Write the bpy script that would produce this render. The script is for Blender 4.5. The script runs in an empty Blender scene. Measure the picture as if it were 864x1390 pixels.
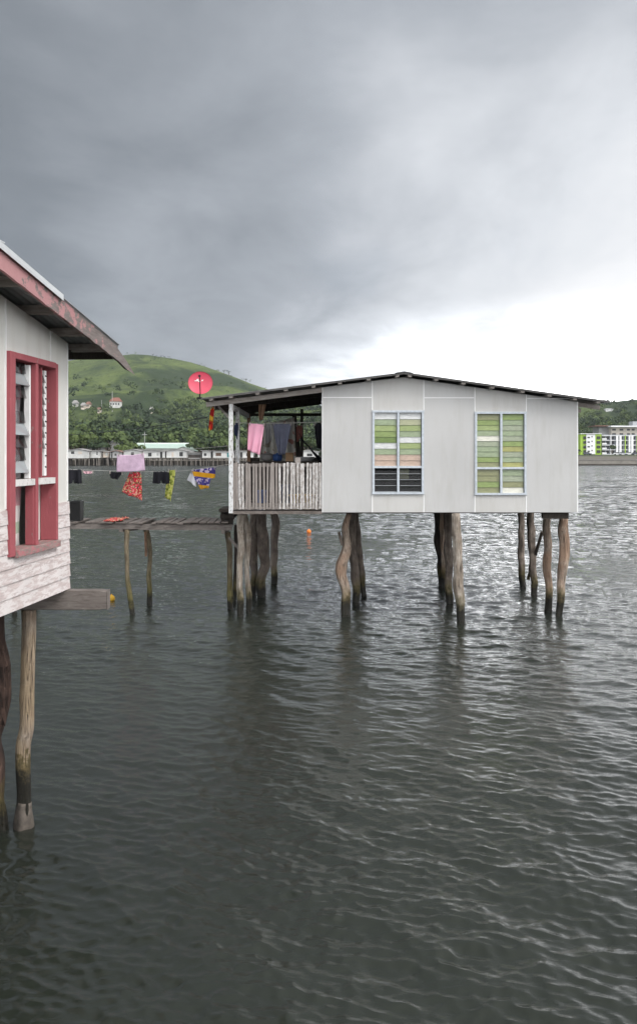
import bpy, math, random
import numpy as np
from mathutils import Vector, noise as mn
random.seed(7); RNG = np.random.default_rng(7)
F = 1264.0; CX = 432.0; HY = 616.0; EYE = 3.96
R = math.radians
sc = bpy.context.scene
COL = sc.collection

def P(x, y, Y):
    return Vector(((x - CX) / F * Y, Y, EYE + (HY - y) / F * Y))
def PX(x, Y): return (x - CX) / F * Y
def PZ(y, Y): return EYE + (HY - y) / F * Y

# ------------------------------------------------------------------ materials
class NT:
    def __init__(s, name):
        s.m = bpy.data.materials.new(name); s.m.use_nodes = True
        s.t = s.m.node_tree; s.n = s.t.nodes; s.l = s.t.links
        s.b = s.n['Principled BSDF']
    def node(s, typ, **kw):
        n = s.n.new(typ)
        for k, v in kw.items():
            if k.startswith('i_'): n.inputs[k[2:].replace('_', ' ')].default_value = v
            else: setattr(n, k, v)
        return n
    def link(s, a, b): s.l.new(a, b)
    def coord(s, kind='Object', scale=(1, 1, 1)):
        if kind == 'World':
            o = s.node('ShaderNodeNewGeometry').outputs['Position']
        else:
            o = s.node('ShaderNodeTexCoord').outputs[kind]
        mp = s.node('ShaderNodeMapping'); mp.inputs['Scale'].default_value = scale
        s.link(o, mp.inputs['Vector']); return mp.outputs['Vector']
    def noise(s, vec, scale, detail=6, rough=.55, dist=0):
        n = s.node('ShaderNodeTexNoise'); n.inputs['Scale'].default_value = scale
        n.inputs['Detail'].default_value = detail; n.inputs['Roughness'].default_value = rough
        n.inputs['Distortion'].default_value = dist
        s.link(vec, n.inputs['Vector']); return n.outputs['Fac']
    def ramp(s, fac, stops, interp='LINEAR'):
        r = s.node('ShaderNodeValToRGB'); e = r.color_ramp; e.interpolation = interp
        while len(e.elements) < len(stops): e.elements.new(.5)
        for el, (p, c) in zip(e.elements, stops):
            el.position = p
            el.color = (c, c, c, 1) if isinstance(c, (int, float)) else (*c, 1)
        s.link(fac, r.inputs['Fac']); return r.outputs['Color']
    def mix(s, fac, a, b, mode='MIX'):
        m = s.node('ShaderNodeMix', data_type='RGBA', blend_type=mode)
        for sock, v in ((m.inputs['Factor'], fac), (m.inputs['A'], a), (m.inputs['B'], b)):
            if hasattr(v, 'is_linked') or isinstance(v, bpy.types.NodeSocket): s.link(v, sock)
            elif isinstance(v, (int, float)): sock.default_value = v if sock.name == 'Factor' else (v, v, v, 1)
            else: sock.default_value = (*v, 1)
        return m.outputs['Result']
    def math(s, op, a, b=0.0, c=None, clamp=False):
        m = s.node('ShaderNodeMath', operation=op); m.use_clamp = clamp
        for i, v in enumerate((a, b, c)):
            if v is None: continue
            if isinstance(v, (int, float)): m.inputs[i].default_value = v
            else: s.link(v, m.inputs[i])
        return m.outputs[0]
    def mrange(s, v, a, b, c=0., d=1.):
        m = s.node('ShaderNodeMapRange'); m.inputs[1].default_value = a; m.inputs[2].default_value = b
        m.inputs[3].default_value = c; m.inputs[4].default_value = d
        s.link(v, m.inputs[0]); return m.outputs[0]
    def sep(s, v, ax):
        n = s.node('ShaderNodeSeparateXYZ'); s.link(v, n.inputs[0]); return n.outputs[ax]
    def col(s, c):
        if isinstance(c, bpy.types.NodeSocket): s.link(c, s.b.inputs['Base Color'])
        else: s.b.inputs['Base Color'].default_value = (*c, 1)
    def bump(s, h, strength=.3, dist=.01, normal=None):
        b = s.node('ShaderNodeBump'); b.inputs['Strength'].default_value = strength
        b.inputs['Distance'].default_value = dist
        s.link(h, b.inputs['Height'])
        if normal is not None: s.link(normal, b.inputs['Normal'])
        s.link(b.outputs['Normal'], s.b.inputs['Normal']); return b.outputs['Normal']
    def rough(s, v, spec=None):
        if isinstance(v, bpy.types.NodeSocket): s.link(v, s.b.inputs['Roughness'])
        else: s.b.inputs['Roughness'].default_value = v
        if spec is not None: s.b.inputs['Specular IOR Level'].default_value = spec

def mul(c, k): return tuple(min(1, x * k) for x in c)
M = {}
def simple(name, c, rough=.7, var=.18, scale=6, coord='World', bump=.15, spec=.3):
    t = NT(name); v = t.coord(coord)
    f = t.noise(v, scale, 8, .6)
    t.col(t.mix(t.ramp(f, [(.3, 0), (.7, 1)]), mul(c, 1 - var), mul(c, 1 + var)))
    t.rough(rough, spec); t.bump(t.noise(v, scale * 6, 4), bump, .005)
    M[name] = t.m; return t.m

def wood(name, light, dark, axis=(8, 8, 1), rough=.85, paint=None, paintcov=.5, pscale=9, grime=None):
    """weathered timber; grain runs along the axis with the small scale"""
    t = NT(name); v = t.coord('World', axis)
    g = t.noise(v, 6, 8, .65, .6)
    g2 = t.noise(t.coord('World'), 3.0, 4)
    c = t.mix(t.ramp(g, [(.3, 0), (.68, 1)]), dark, light)
    c = t.mix(t.math('MULTIPLY', g2, .45), c, mul(dark, .8))
    if paint:
        pn = t.noise(t.coord('World', tuple(min(a, 3) for a in axis)), pscale, 10, .7, .3)
        msk = t.ramp(pn, [(paintcov - .03, 0), (paintcov + .03, 1)])
        pv = t.mix(t.noise(t.coord('World'), 4, 5), mul(paint, .78), mul(paint, 1.1))
        c = t.mix(msk, pv, c)
    if grime:
        gn = t.noise(t.coord('World', (2, 2, 2)), 2.2, 8, .65)
        c = t.mix(t.ramp(gn, [(grime - .05, 0), (grime + .15, .8)]), c, (.05, .045, .04))
    t.col(c); t.rough(rough, .2); t.bump(g, .5, .006); M[name] = t.m; return t.m

def pile_mat(name, light, dark, algae=(.10, .085, .02), wet=.55, algh=.35, orange=None):
    t = NT(name)
    v = t.coord('World', (9, 9, .9)); w = t.coord('World')
    g = t.noise(v, 4, 9, .65, .8)
    c = t.mix(t.ramp(g, [(.32, 0), (.66, 1)]), dark, light)
    blot = t.noise(w, 2.6, 5, .6)
    c = t.mix(t.ramp(blot, [(.42, 0), (.65, .75)]), c, mul(dark, .75))
    if orange:
        c = t.mix(t.ramp(t.noise(w, 1.7, 3), [(.42, 0), (.62, .8)]), c, orange)
    crack = t.noise(t.coord('World', (16, 16, .7)), 5, 6, .6, 1.2)
    c = t.mix(t.ramp(crack, [(.36, .85), (.43, 0)]), c, (.018, .014, .01))
    z = t.sep(w, 2)
    zn = t.math('ADD', z, t.math('MULTIPLY', t.math('SUBTRACT', t.noise(w, 7, 6, .7), .5), .7))
    # tide mark: growth on the timber, a stain with its own shape
    c = t.mix(t.mrange(zn, wet + algh, wet + .05, 0, .75), c, algae)
    gr = t.mix(t.noise(w, 60, 4, .7), (.005, .005, .004), (.03, .027, .018))
    c = t.mix(t.mrange(zn, wet + .12, wet - .1), c, gr)
    t.col(c)
    t.rough(t.mrange(z, .05, .3, .25, .85), .35)
    h = t.math('ADD', g, t.math('MULTIPLY', t.noise(w, 45, 4, .7), .35))
    h = t.math('ADD', h, t.math('MULTIPLY', t.ramp(crack, [(.36, 0), (.45, 1)]), .8))
    t.bump(h, 1.0, .03)
    M[name] = t.m; return t.m

pile_mat('pile_pale', (.58, .52, .45), (.27, .215, .165), wet=.42)
pile_mat('pile_tan', (.52, .43, .35), (.23, .17, .13), wet=.42, orange=(.34, .22, .15))
pile_mat('pile_brown', (.32, .265, .22), (.10, .078, .064), wet=.35)
pile_mat('pile_dark', (.075, .058, .045), (.025, .02, .016), wet=.35)
pile_mat('pile_mossy', (.30, .25, .17), (.13, .10, .06), algae=(.13, .12, .03), wet=.3, algh=.8)
pile_mat('pile_front', (.52, .45, .38), (.26, .19, .14), algae=(.16, .12, .03), wet=.66, algh=.12, orange=(.36, .27, .17))
pile_mat('bark', (.14, .085, .065), (.035, .022, .018), wet=.25, algh=.3)
wood('grey_timber', (.27, .24, .22), (.10, .085, .075), (1, 6, 6), grime=.62)
wood('deck_timber', (.25, .22, .20), (.09, .075, .065), (1.5, 6, 4), grime=.6)
wood('dark_timber', (.07, .06, .05), (.025, .02, .018), (6, 6, 1.5))
wood('pale_timber', (.44, .41, .38), (.22, .19, .17), (1, 6, 6), grime=.7)
wood('post_white', (.40, .37, .34), (.2, .17, .15), (8, 8, 1), paint=(.66, .67, .67), paintcov=.55)
wood('picket_white', (.44, .41, .385), (.27, .24, .22), (8, 8, .8), paint=(.56, .54, .52), paintcov=.5, grime=.72)
wood('picket_grey', (.36, .325, .30), (.19, .165, .15), (8, 8, .8), grime=.68)
wood('siding_paint', (.64, .56, .54), (.42, .35, .34), (7, .55, 9), paint=(.65, .605, .59), paintcov=.50, pscale=9)
wood('pink_paint', (.36, .30, .28), (.2, .15, .14), (5, 5, 1), paint=(.345, .095, .108), paintcov=.645, pscale=5)
wood('transom_paint', (.4, .38, .36), (.24, .2, .19), (5, 5, 1), paint=(.66, .64, .62), paintcov=.6)
wood('sill_wood', (.40, .30, .28), (.2, .14, .13), (6, 1, 6), paint=(.42, .17, .18), paintcov=.46)

def barge_mat():
    t = NT('barge_paint'); w = t.coord('World', (1, .35, 1)); y = t.sep(t.coord('World'), 1)
    base = t.mix(t.noise(t.coord('World', (6, 1, 8)), 5, 8, .65), (.07, .055, .05), (.30, .26, .245))
    n = t.noise(t.coord('World', (1, 1, 1.6)), 7, 10, .72)
    # flaking grows towards the open far end of the board
    th = t.math('ADD', n, t.mrange(y, 7.2, 10.8, -.13, .14))
    m = t.ramp(th, [(.46, 0), (.53, 1)])
    c = t.mix(m, t.mix(n, (.36, .175, .18), (.50, .28, .28)), base)
    t.col(c); t.rough(.8, .2); t.bump(n, .5, .006); M['barge_paint'] = t.m
barge_mat()

def panel(name, c, dirty=.5):
    t = NT(name); w = t.coord('World')
    a = t.noise(w, .7, 5, .55); b = t.noise(t.coord('World', (2.2, 2.2, .35)), 3, 8, .65)
    k = t.mix(t.ramp(a, [(.3, 0), (.7, 1)]), mul(c, .93), mul(c, 1.04))
    k = t.mix(t.ramp(b, [(.47, 0), (.80, dirty)]), k, (c[0] * .78, c[1] * .75, c[2] * .70))
    sp = t.noise(w, 22, 5, .7)
    k = t.mix(t.ramp(sp, [(.70, 0), (.78, .45)]), k, (.22, .2, .18))
    t.col(k); t.rough(.62, .3); t.bump(t.noise(w, 1.3, 3), .15, .03); M[name] = t.m
panel('facade_paint', (.475, .472, .463), .5)
panel('facade_warm', (.50, .493, .475), .55)
panel('cream_panel', (.64, .63, .595), .6)
simple('batten_white', (.78, .78, .77), .6, .05)
simple('window_blue', (.47, .51, .55), .5, .16, 14)
simple('iron_dark', (.13, .125, .12), .6, .35, 3, spec=.4)
simple('iron_grey', (.30, .31, .32), .45, .2, 3, spec=.5)
simple('flashing', (.50, .52, .53), .4, .1, 3, spec=.5, bump=0)
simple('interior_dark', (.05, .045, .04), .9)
simple('black_cloth', (.012, .012, .016), .95)
simple('navy_cloth', (.022, .03, .06), .95)
simple('slate_cloth', (.13, .14, .19), .95, .12)
simple('pink_cloth', (.78, .38, .50), .95, .06, 2)
simple('lilac_cloth', (.49, .355, .455), .95, .18, 9)
simple('faded_pink_cloth', (.55, .33, .37), .95, .3, 30)
simple('red_brown_cloth', (.26, .11, .09), .95, .2, 5)
simple('grey_cloth', (.36, .36, .36), .95)
simple('cardboard', (.30, .19, .11), .9)
simple('white_cloth', (.68, .68, .72), .95)
simple('rope', (.35, .34, .32), .9)
simple('black_plastic', (.012, .012, .012), .5)
simple('rubber', (.02, .02, .02), .8)
simple('red_plastic', (.60, .07, .115), .38, .06, 5, spec=.5)
simple('white_mark', (.8, .78, .78), .5)
simple('yellow_plastic', (.62, .36, .03), .5)
simple('orange_plastic', (.75, .2, .03), .5)
simple('blue_plastic', (.03, .07, .2), .5)
simple('brown_ply', (.20, .12, .075), .85, .3, 5)
simple('concrete', (.25, .235, .22), .9, .3, 12, bump=.5)
simple('wet_concrete', (.085, .072, .06), .7, .6, 9, bump=.8)
simple('seawall_stone', (.22, .205, .18), .9, .25, .8)
simple('glass_dark', (.012, .014, .016), .12, .2, 2, spec=.6)
simple('village_white', (.54, .54, .52), .7, .22, .5)
simple('village_cream', (.60, .52, .44), .7, .2, .35)
simple('village_grey', (.34, .34, .33), .7, .2, .5)
simple('village_iron', (.28, .27, .26), .6, .3, .6)
simple('village_rust', (.20, .11, .085), .8, .3, .6)
simple('village_pile', (.06, .052, .045), .9, .4, 1)
simple('village_pile_pale', (.19, .17, .15), .9, .3, 1)
simple('village_window', (.035, .035, .035), .3, .2, 1)
simple('village_brown_window', (.11, .07, .05), .5, .2, 1)
simple('village_teal', (.05, .22, .22), .5, .2, 1)
simple('mint_roof', (.42, .53, .46), .5, .08, .3)
simple('red_roof', (.22, .10, .075), .8, .2, .5)
simple('lime_render', (.36, .54, .08), .7, .06, .3)
simple('white_render', (.76, .76, .77), .7, .04, .3)
simple('grey_render', (.24, .255, .28), .7, .1, .3)
simple('car_white', (.75, .75, .75), .25, .03, 1, spec=.6)
simple('car_silver', (.40, .42, .45), .25, .05, 1, spec=.6)
simple('car_dark', (.05, .06, .08), .25, .05, 1, spec=.6)
simple('tan_render', (.55, .50, .44), .7, .06, .3)
simple('bark_tree', (.14, .11, .085), .9)
for i, c in enumerate([(.44, .56, .30), (.34, .52, .17), (.26, .43, .11), (.16, .30, .055), (.66, .67, .66),
                       (.50, .37, .29), (.33, .50, .26), (.40, .49, .14), (.70, .69, .60), (.28, .36, .15), (.36, .50, .30)]):
    t = NT('louvre_%s' % 'abcdefghijk'[i]); w = t.coord('World', (3, 1, 9))
    n = t.noise(w, 3, 6, .6)
    c = (c[0] * .74, c[1] * .60, c[2] * .70) if c[1] > c[0] * 1.05 else mul(c, .85)
    k = t.mix(t.ramp(n, [(.3, 0), (.7, 1)]), mul(c, .8), mul(c, 1.12)); t.col(k); t.rough(.35, .5)
    M['louvre_%s' % 'abcdefghijk'[i]] = t.m

def glass(name):
    t = NT(name); t.col((.01, .012, .012)); t.rough(.03, .5); t.b.inputs['Alpha'].default_value = .35; M[name] = t.m
glass('clear_glass')
t = NT('louvre_glass'); t.col((.34, .37, .38)); t.rough(.15, .7); t.b.inputs['Alpha'].default_value = .85; M['louvre_glass'] = t.m

def patterned(name, cols, scale, coord='World', seedv=0):
    t = NT(name); v = t.node('ShaderNodeTexVoronoi'); v.inputs['Scale'].default_value = scale
    t.link(t.coord(coord), v.inputs['Vector'])
    r = t.sep(v.outputs['Color'], 0)
    n = len(cols)
    c = t.ramp(r, [(i / n, cols[i]) for i in range(n)], 'CONSTANT')
    t.col(c); t.rough(.95, .1); M[name] = t.m
patterned('red_floral', [(.42, .02, .03), (.55, .03, .06), (.05, .035, .03), (.60, .06, .10), (.55, .45, .22), (.08, .12, .04), (.5, .03, .04), (.62, .35, .30)], 40)
patterned('green_floral', [(.36, .38, .08), (.48, .50, .14), (.13, .16, .03), (.40, .42, .10), (.55, .50, .2), (.2, .24, .05)], 22)
patterned('pale_floral', [(.38, .37, .33), (.42, .41, .37), (.36, .35, .32), (.40, .40, .36), (.22, .20, .16), (.39, .37, .33), (.25, .13, .11), (.40, .38, .35)], 7)
def batik():
    t = NT('batik_bands'); w = t.coord('World'); z = t.sep(w, 2)
    v = t.node('ShaderNodeTexVoronoi'); v.inputs['Scale'].default_value = 24; t.link(w, v.inputs['Vector'])
    zz = t.math('ADD', z, t.math('MULTIPLY', t.sep(w, 0), .12))
    r = t.mrange(zz, 2.72, 3.40)
    band = t.ramp(r, [(0, (.62, .33, .03)), (.17, (.06, .05, .22)), (.46, (.60, .30, .02)), (.63, (.05, .04, .17)), (.93, (.45, .22, .03))], 'CONSTANT')
    fl = t.ramp(t.sep(v.outputs['Color'], 0), [(0, 0), (.72, 1)], 'CONSTANT')
    blue = t.ramp(r, [(0, 0), (.17, 1), (.46, 0), (.63, 1), (.93, 0)], 'CONSTANT')
    t.col(t.mix(t.math('MULTIPLY', fl, blue), band, (.50, .42, .55))); t.rough(.95, .1); M['batik_bands'] = t.m
batik()
patterned('red_yellow_strip', [(.5, .03, .02), (.55, .35, .03), (.3, .02, .02), (.6, .4, .05)], 9)
def inner_curtain():
    t = NT('curtain_print'); w = t.coord('World'); z = t.sep(w, 2)
    c = t.ramp(t.mrange(z, 3.0, 4.9), [(0, (.75, .73, .68)), (.10, (.25, .42, .24)), (.16, (.72, .70, .66)), (.24, (.50, .07, .12)), (.36, (.42, .42, .44)), (.5, (.34, .08, .12)), (.66, (.45, .45, .48)), (.78, (.6, .3, .38)), (.9, (.35, .36, .38))], 'CONSTANT')
    n = t.noise(w, 6, 5)
    t.col(t.mix(n, c, (.5, .45, .45))); t.rough(.9, .1); M['curtain_print'] = t.m
inner_curtain()

def leaves(name, a, b):
    t = NT(name); at = t.node('ShaderNodeAttribute'); at.attribute_name = 'tint'
    w = t.coord('World'); n = t.noise(w, .35, 5, .65)
    f = t.math('ADD', t.math('MULTIPLY', at.outputs['Fac'], .75), t.math('MULTIPLY', n, .35))
    t.col(t.ramp(f, [(.1, mul(a, .7)), (.45, a), (.75, b), (1, mul(b, 1.25))])); t.rough(.7, .25)
    t.b.inputs['Subsurface Weight'].default_value = 0
    M[name] = t.m
leaves('foliage', (.026, .045, .019), (.088, .122, .036))

# ------------------------------------------------------------------ mesh helpers
class MB:
    def __init__(s): s.v = []; s.f = []; s.m = []; s.cur = 0
    def add(s, vs, fs):
        o = len(s.v); s.v += [tuple(v) for v in vs]
        for f in fs: s.f.append(tuple(i + o for i in f)); s.m.append(s.cur)
        return s
    def box(s, c0, c1, rot=None, piv=None):
        x0, y0, z0 = c0; x1, y1, z1 = c1
        v = [Vector(p) for p in ((x0, y0, z0), (x1, y0, z0), (x1, y1, z0), (x0, y1, z0), (x0, y0, z1), (x1, y0, z1), (x1, y1, z1), (x0, y1, z1))]
        if rot is not None:
            piv = Vector(piv) if piv is not None else sum(v, Vector()) / 8
            v = [piv + rot @ (p - piv) for p in v]
        return s.add(v, [(0, 3, 2, 1), (4, 5, 6, 7), (0, 1, 5, 4), (1, 2, 6, 5), (2, 3, 7, 6), (3, 0, 4, 7)])
    def beam(s, a, b, w, h, up=Vector((0, 0, 1))):
        a = Vector(a); b = Vector(b); d = (b - a).normalized()
        sd = d.cross(up)
        if sd.length < 1e-4: sd = d.cross(Vector((0, 1, 0)))
        sd.normalize(); u = sd.cross(d).normalized()
        sd = sd * w / 2; u = u * h / 2
        v = [a - sd - u, a + sd - u, a + sd + u, a - sd + u, b - sd - u, b + sd - u, b + sd + u, b - sd + u]
        return s.add(v, [(0, 1, 2, 3), (7, 6, 5, 4), (0, 4, 5, 1), (1, 5, 6, 2), (2, 6, 7, 3), (3, 7, 4, 0)])
    def prism(s, poly, y0, y1):
        """poly in XZ extruded along Y"""
        n = len(poly)
        v = [(x, y0, z) for x, z in poly] + [(x, y1, z) for x, z in poly]
        f = [tuple(range(n)), tuple(range(2 * n - 1, n - 1, -1))]
        f += [(i, i + n, (i + 1) % n + n, (i + 1) % n) for i in range(n)]
        return s.add(v, f)
    def tube(s, pts, rad, sides=12, seg=.07, amp=.0, seed=0, knots=0):
        pts = [Vector(p) for p in pts]
        # catmull-rom resample
        P_ = [pts[0] * 2 - pts[1]] + pts + [pts[-1] * 2 - pts[-2]]
        rr = [rad[0]] + list(rad) + [rad[-1]]
        path = []; rs = []
        jit = lambda q: Vector((mn.noise(Vector((q * seg * 1.9, seed, 0))), mn.noise(Vector((q * seg * 1.9, seed, 5))), 0)) * (rad[0] * amp * 2.2 * min(1, q / 6) if amp > .1 else 0)
        for i in range(1, len(P_) - 2):
            L = (P_[i + 1] - P_[i]).length; k = max(1, int(L / seg))
            for j in range(k):
                t = j / k
                a, b, c, d = P_[i - 1], P_[i], P_[i + 1], P_[i + 2]
                path.append(jit(len(path)) + .5 * ((2 * b) + (c - a) * t + (2 * a - 5 * b + 4 * c - d) * t * t + (3 * b - a - 3 * c + d) * t ** 3))
                rs.append(rr[i] * (1 - t) + rr[i + 1] * t)
        path.append(pts[-1]); rs.append(rad[-1])
        rnd = random.Random(seed)
        kn = [(rnd.random(), rnd.random() * 6.28, rnd.uniform(.12, .3)) for _ in range(knots)]
        vs = []; n = len(path)
        for i, p in enumerate(path):
            d = (path[min(i + 1, n - 1)] - path[max(i - 1, 0)]).normalized()
            ref = Vector((0, 1, 0)) if abs(d.y) < .9 else Vector((1, 0, 0))
            a = d.cross(ref).normalized(); b = d.cross(a)
            for k in range(sides):
                th = 2 * math.pi * k / sides
                r = rs[i]
                if amp:
                    q = Vector((math.cos(th) * 1.3, math.sin(th) * 1.3, i * seg * 1.5 + seed * 7.3))
                    r *= 1 + amp * mn.noise(q * 1.2) * 1.6 + amp * .9 * mn.noise(Vector((q.x * 2.2, q.y * 2.2, q.z * .5))) + amp * .4 * mn.noise(Vector((q.x * 5, q.y * 5, q.z * 2)))
                for (kt, ka, kr) in kn:
                    dd = abs(i / n - kt) * n * seg; da = math.cos(th - ka)
                    if dd < .25 and da > 0: r += rs[i] * kr * math.exp(-(dd / .1) ** 2) * da ** 2
                vs.append(p + (a * math.cos(th) + b * math.sin(th)) * r)
        fs = []
        for i in range(n - 1):
            for k in range(sides):
                k2 = (k + 1) % sides
                fs.append((i * sides + k, (i + 1) * sides + k, (i + 1) * sides + k2, i * sides + k2))
        fs.append(tuple(range(sides))); fs.append(tuple((n - 1) * sides + k for k in range(sides - 1, -1, -1)))
        return s.add(vs, fs)
    def build(s, name, mat, parent=None, smooth=False, bevel=0, org=None):
        me = bpy.data.meshes.new(name)
        o = bpy.data.objects.new(name, me); COL.objects.link(o)
        off = Vector((0, 0, 0))
        if parent is not None: off = Vector(parent['_o'])
        if org is not None and parent is None: off = Vector(org); o.location = off
        me.from_pydata([tuple(Vector(v) - off) for v in s.v], [], s.f)
        mats = mat if isinstance(mat, (list, tuple)) else [mat]
        for m in mats: me.materials.append(M[m] if isinstance(m, str) else m)
        if len(mats) > 1: me.polygons.foreach_set('material_index', s.m)
        if smooth: me.polygons.foreach_set('use_smooth', [True] * len(s.f))
        me.update()
        o['_o'] = tuple(off)
        if parent is not None: o.parent = parent
        if bevel:
            b = o.modifiers.new('bevel', 'BEVEL'); b.width = bevel; b.segments = 1; b.limit_method = 'ANGLE'
        return o

def tag(o, label=None, cat=None, group=None, kind=None):
    if label: o['label'] = label
    if cat: o['category'] = cat
    if group: o['group'] = group
    if kind: o['kind'] = kind
    return o
def empty(name, loc, label, cat, group=None):
    o = bpy.data.objects.new(name, None); COL.objects.link(o); o.location = loc; o['_o'] = tuple(loc)
    o.empty_display_size = .2
    return tag(o, label, cat, group)

# ------------------------------------------------------------------ camera
cam = bpy.data.cameras.new('camera'); co = bpy.data.objects.new('camera', cam); COL.objects.link(co)
co.location = (0, 0, EYE); co.rotation_euler = (R(90), 0, 0)
cam.sensor_fit = 'VERTICAL'; cam.sensor_height = 36; cam.sensor_width = 36
cam.lens = F / 1390 * 36; cam.shift_y = -(695 - HY) / 1390
cam.clip_start = .1; cam.clip_end = 20000
sc.camera = co

# ------------------------------------------------------------------ sky, sun
SUN_AZ, SUN_EL = 128, 46          # azimuth clockwise from +Y (to the right), elevation
w = bpy.data.worlds.new('World'); sc.world = w; w.use_nodes = True
class WT(NT):
    def __init__(s): s.t = w.node_tree; s.n = s.t.nodes; s.l = s.t.links
wt = WT(); bg = wt.n['Background']; bg.inputs['Strength'].default_value = .1
sky = wt.node('ShaderNodeTexSky', sky_type='NISHITA'); sky.sun_disc = False
sky.sun_elevation = R(SUN_EL); sky.sun_rotation = R(SUN_AZ)
gen = wt.node('ShaderNodeTexCoord').outputs['Generated']
def vdot(v):
    d = wt.node('ShaderNodeVectorMath', operation='DOT_PRODUCT'); wt.link(gen, d.inputs[0])
    d.inputs[1].default_value = Vector(v).normalized(); return d.outputs['Value']
elev = wt.sep(gen, 2)
# cloud deck noise, projected on a plane overhead (dir.xy / (z + k))
zc = wt.math('ADD', wt.math('MAXIMUM', elev, 0.0), .10)
dv = wt.node('ShaderNodeVectorMath', operation='DIVIDE'); wt.link(gen, dv.inputs[0])
cmb = wt.node('ShaderNodeCombineXYZ'); wt.link(zc, cmb.inputs[0]); wt.link(zc, cmb.inputs[1]); cmb.inputs[2].default_value = 1
wt.link(cmb.outputs[0], dv.inputs[1])
cv = wt.node('ShaderNodeMapping'); cv.inputs['Scale'].default_value = (.8, .42, .6); cv.inputs['Location'].default_value = (4.7, 1.3, 0); cv.inputs['Rotation'].default_value = (0, 0, R(12))
wt.link(dv.outputs[0], cv.inputs['Vector'])
n1 = wt.noise(cv.outputs[0], .9, 9, .52, .5)
n2 = wt.noise(cv.outputs[0], 2.6, 8, .55, .3)
br = vdot((math.sin(R(26)), math.cos(R(26)), .07))     # the bright gap low on the right
bright = wt.mrange(br, .80, .985)
br2 = wt.math('POWER', bright, 1.6)
low = wt.math('POWER', wt.mrange(elev, .34, .0), 1.7)                          # pale strip above the horizon
lowr = wt.math('MULTIPLY', low, wt.mrange(wt.sep(gen, 0), -.40, .12))
gxr = wt.sep(gen, 0)
b = wt.math('MULTIPLY', wt.math('MULTIPLY', wt.mrange(gxr, -.32, .34), .52), wt.mrange(elev, .46, .22, .55, 1.1))
b = wt.math('ADD', b, wt.math('MULTIPLY', lowr, .24))
b = wt.math('ADD', b, wt.math('MULTIPLY', wt.math('SUBTRACT', n1, .5), .55))
b = wt.math('ADD', b, wt.math('MULTIPLY', wt.math('SUBTRACT', n2, .5), .42))
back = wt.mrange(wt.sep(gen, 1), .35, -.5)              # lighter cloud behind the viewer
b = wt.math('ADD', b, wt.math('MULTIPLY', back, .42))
dk = wt.mrange(vdot((math.sin(R(-11)), math.cos(R(-11)), .25)), .955, .995)     # heavy rain cloud over the hill
b = wt.math('SUBTRACT', b, wt.math('MULTIPLY', dk, .13))
b = wt.math('ADD', b, wt.mrange(elev, .44, .85, 0, .32))
b = wt.math('ADD', b, .29, clamp=True)
ccol = wt.ramp(b, [(0, (.125, .139, .155)), (.2, (.178, .196, .218)), (.45, (.33, .352, .385)), (.7, (.59, .61, .64)), (1, (.80, .80, .81))])
hot = wt.math('MULTIPLY', wt.math('MULTIPLY', wt.math('POWER', wt.mrange(elev, .17, .035), 1.6), wt.math('MULTIPLY', wt.mrange(gxr, -.06, .18), wt.mrange(n2, .36, .6, .35, 1.25))), 4.6)    # thin cloud near the hidden sun, over-exposed
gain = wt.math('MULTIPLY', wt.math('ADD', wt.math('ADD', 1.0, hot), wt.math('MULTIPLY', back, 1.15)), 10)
gc = wt.node('ShaderNodeCombineXYZ')
for i_ in range(3): wt.link(gain, gc.inputs[i_])
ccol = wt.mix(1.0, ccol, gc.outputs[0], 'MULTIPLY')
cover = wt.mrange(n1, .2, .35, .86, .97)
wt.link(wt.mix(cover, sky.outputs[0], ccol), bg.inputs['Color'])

sl = bpy.data.lights.new('sun', 'SUN'); sl.energy = 1.5; sl.angle = R(22); sl.color = (1, .965, .92)
so = bpy.data.objects.new('sun', sl); COL.objects.link(so)
sd = Vector((math.sin(R(SUN_AZ)) * math.cos(R(SUN_EL)), math.cos(R(SUN_AZ)) * math.cos(R(SUN_EL)), math.sin(R(SUN_EL))))
so.rotation_euler = sd.to_track_quat('Z', 'Y').to_euler(); so.location = (0, 0, 50)
sc.view_settings.view_transform = 'Standard'; sc.view_settings.look = 'None'
sc.view_settings.exposure = .42; sc.view_settings.gamma = 1

# ------------------------------------------------------------------ humid air between here and the hills
def make_haze():
    m = bpy.data.materials.new('haze_air'); m.use_nodes = True; nt = m.node_tree
    nt.nodes.remove(nt.nodes['Principled BSDF'])
    pv = nt.nodes.new('ShaderNodeVolumePrincipled'); pv.inputs['Density'].default_value = .00008
    pv.inputs['Color'].default_value = (.86, .92, 1, 1); pv.inputs['Anisotropy'].default_value = .2
    nt.links.new(pv.outputs[0], nt.nodes['Material Output'].inputs['Volume'])
    M['haze_air'] = m
    mb = MB(); mb.box((-9500, -9500, -4), (9500, 9500, 260)); o = mb.build('haze', 'haze_air'); tag(o, kind='stuff')
make_haze()

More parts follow.
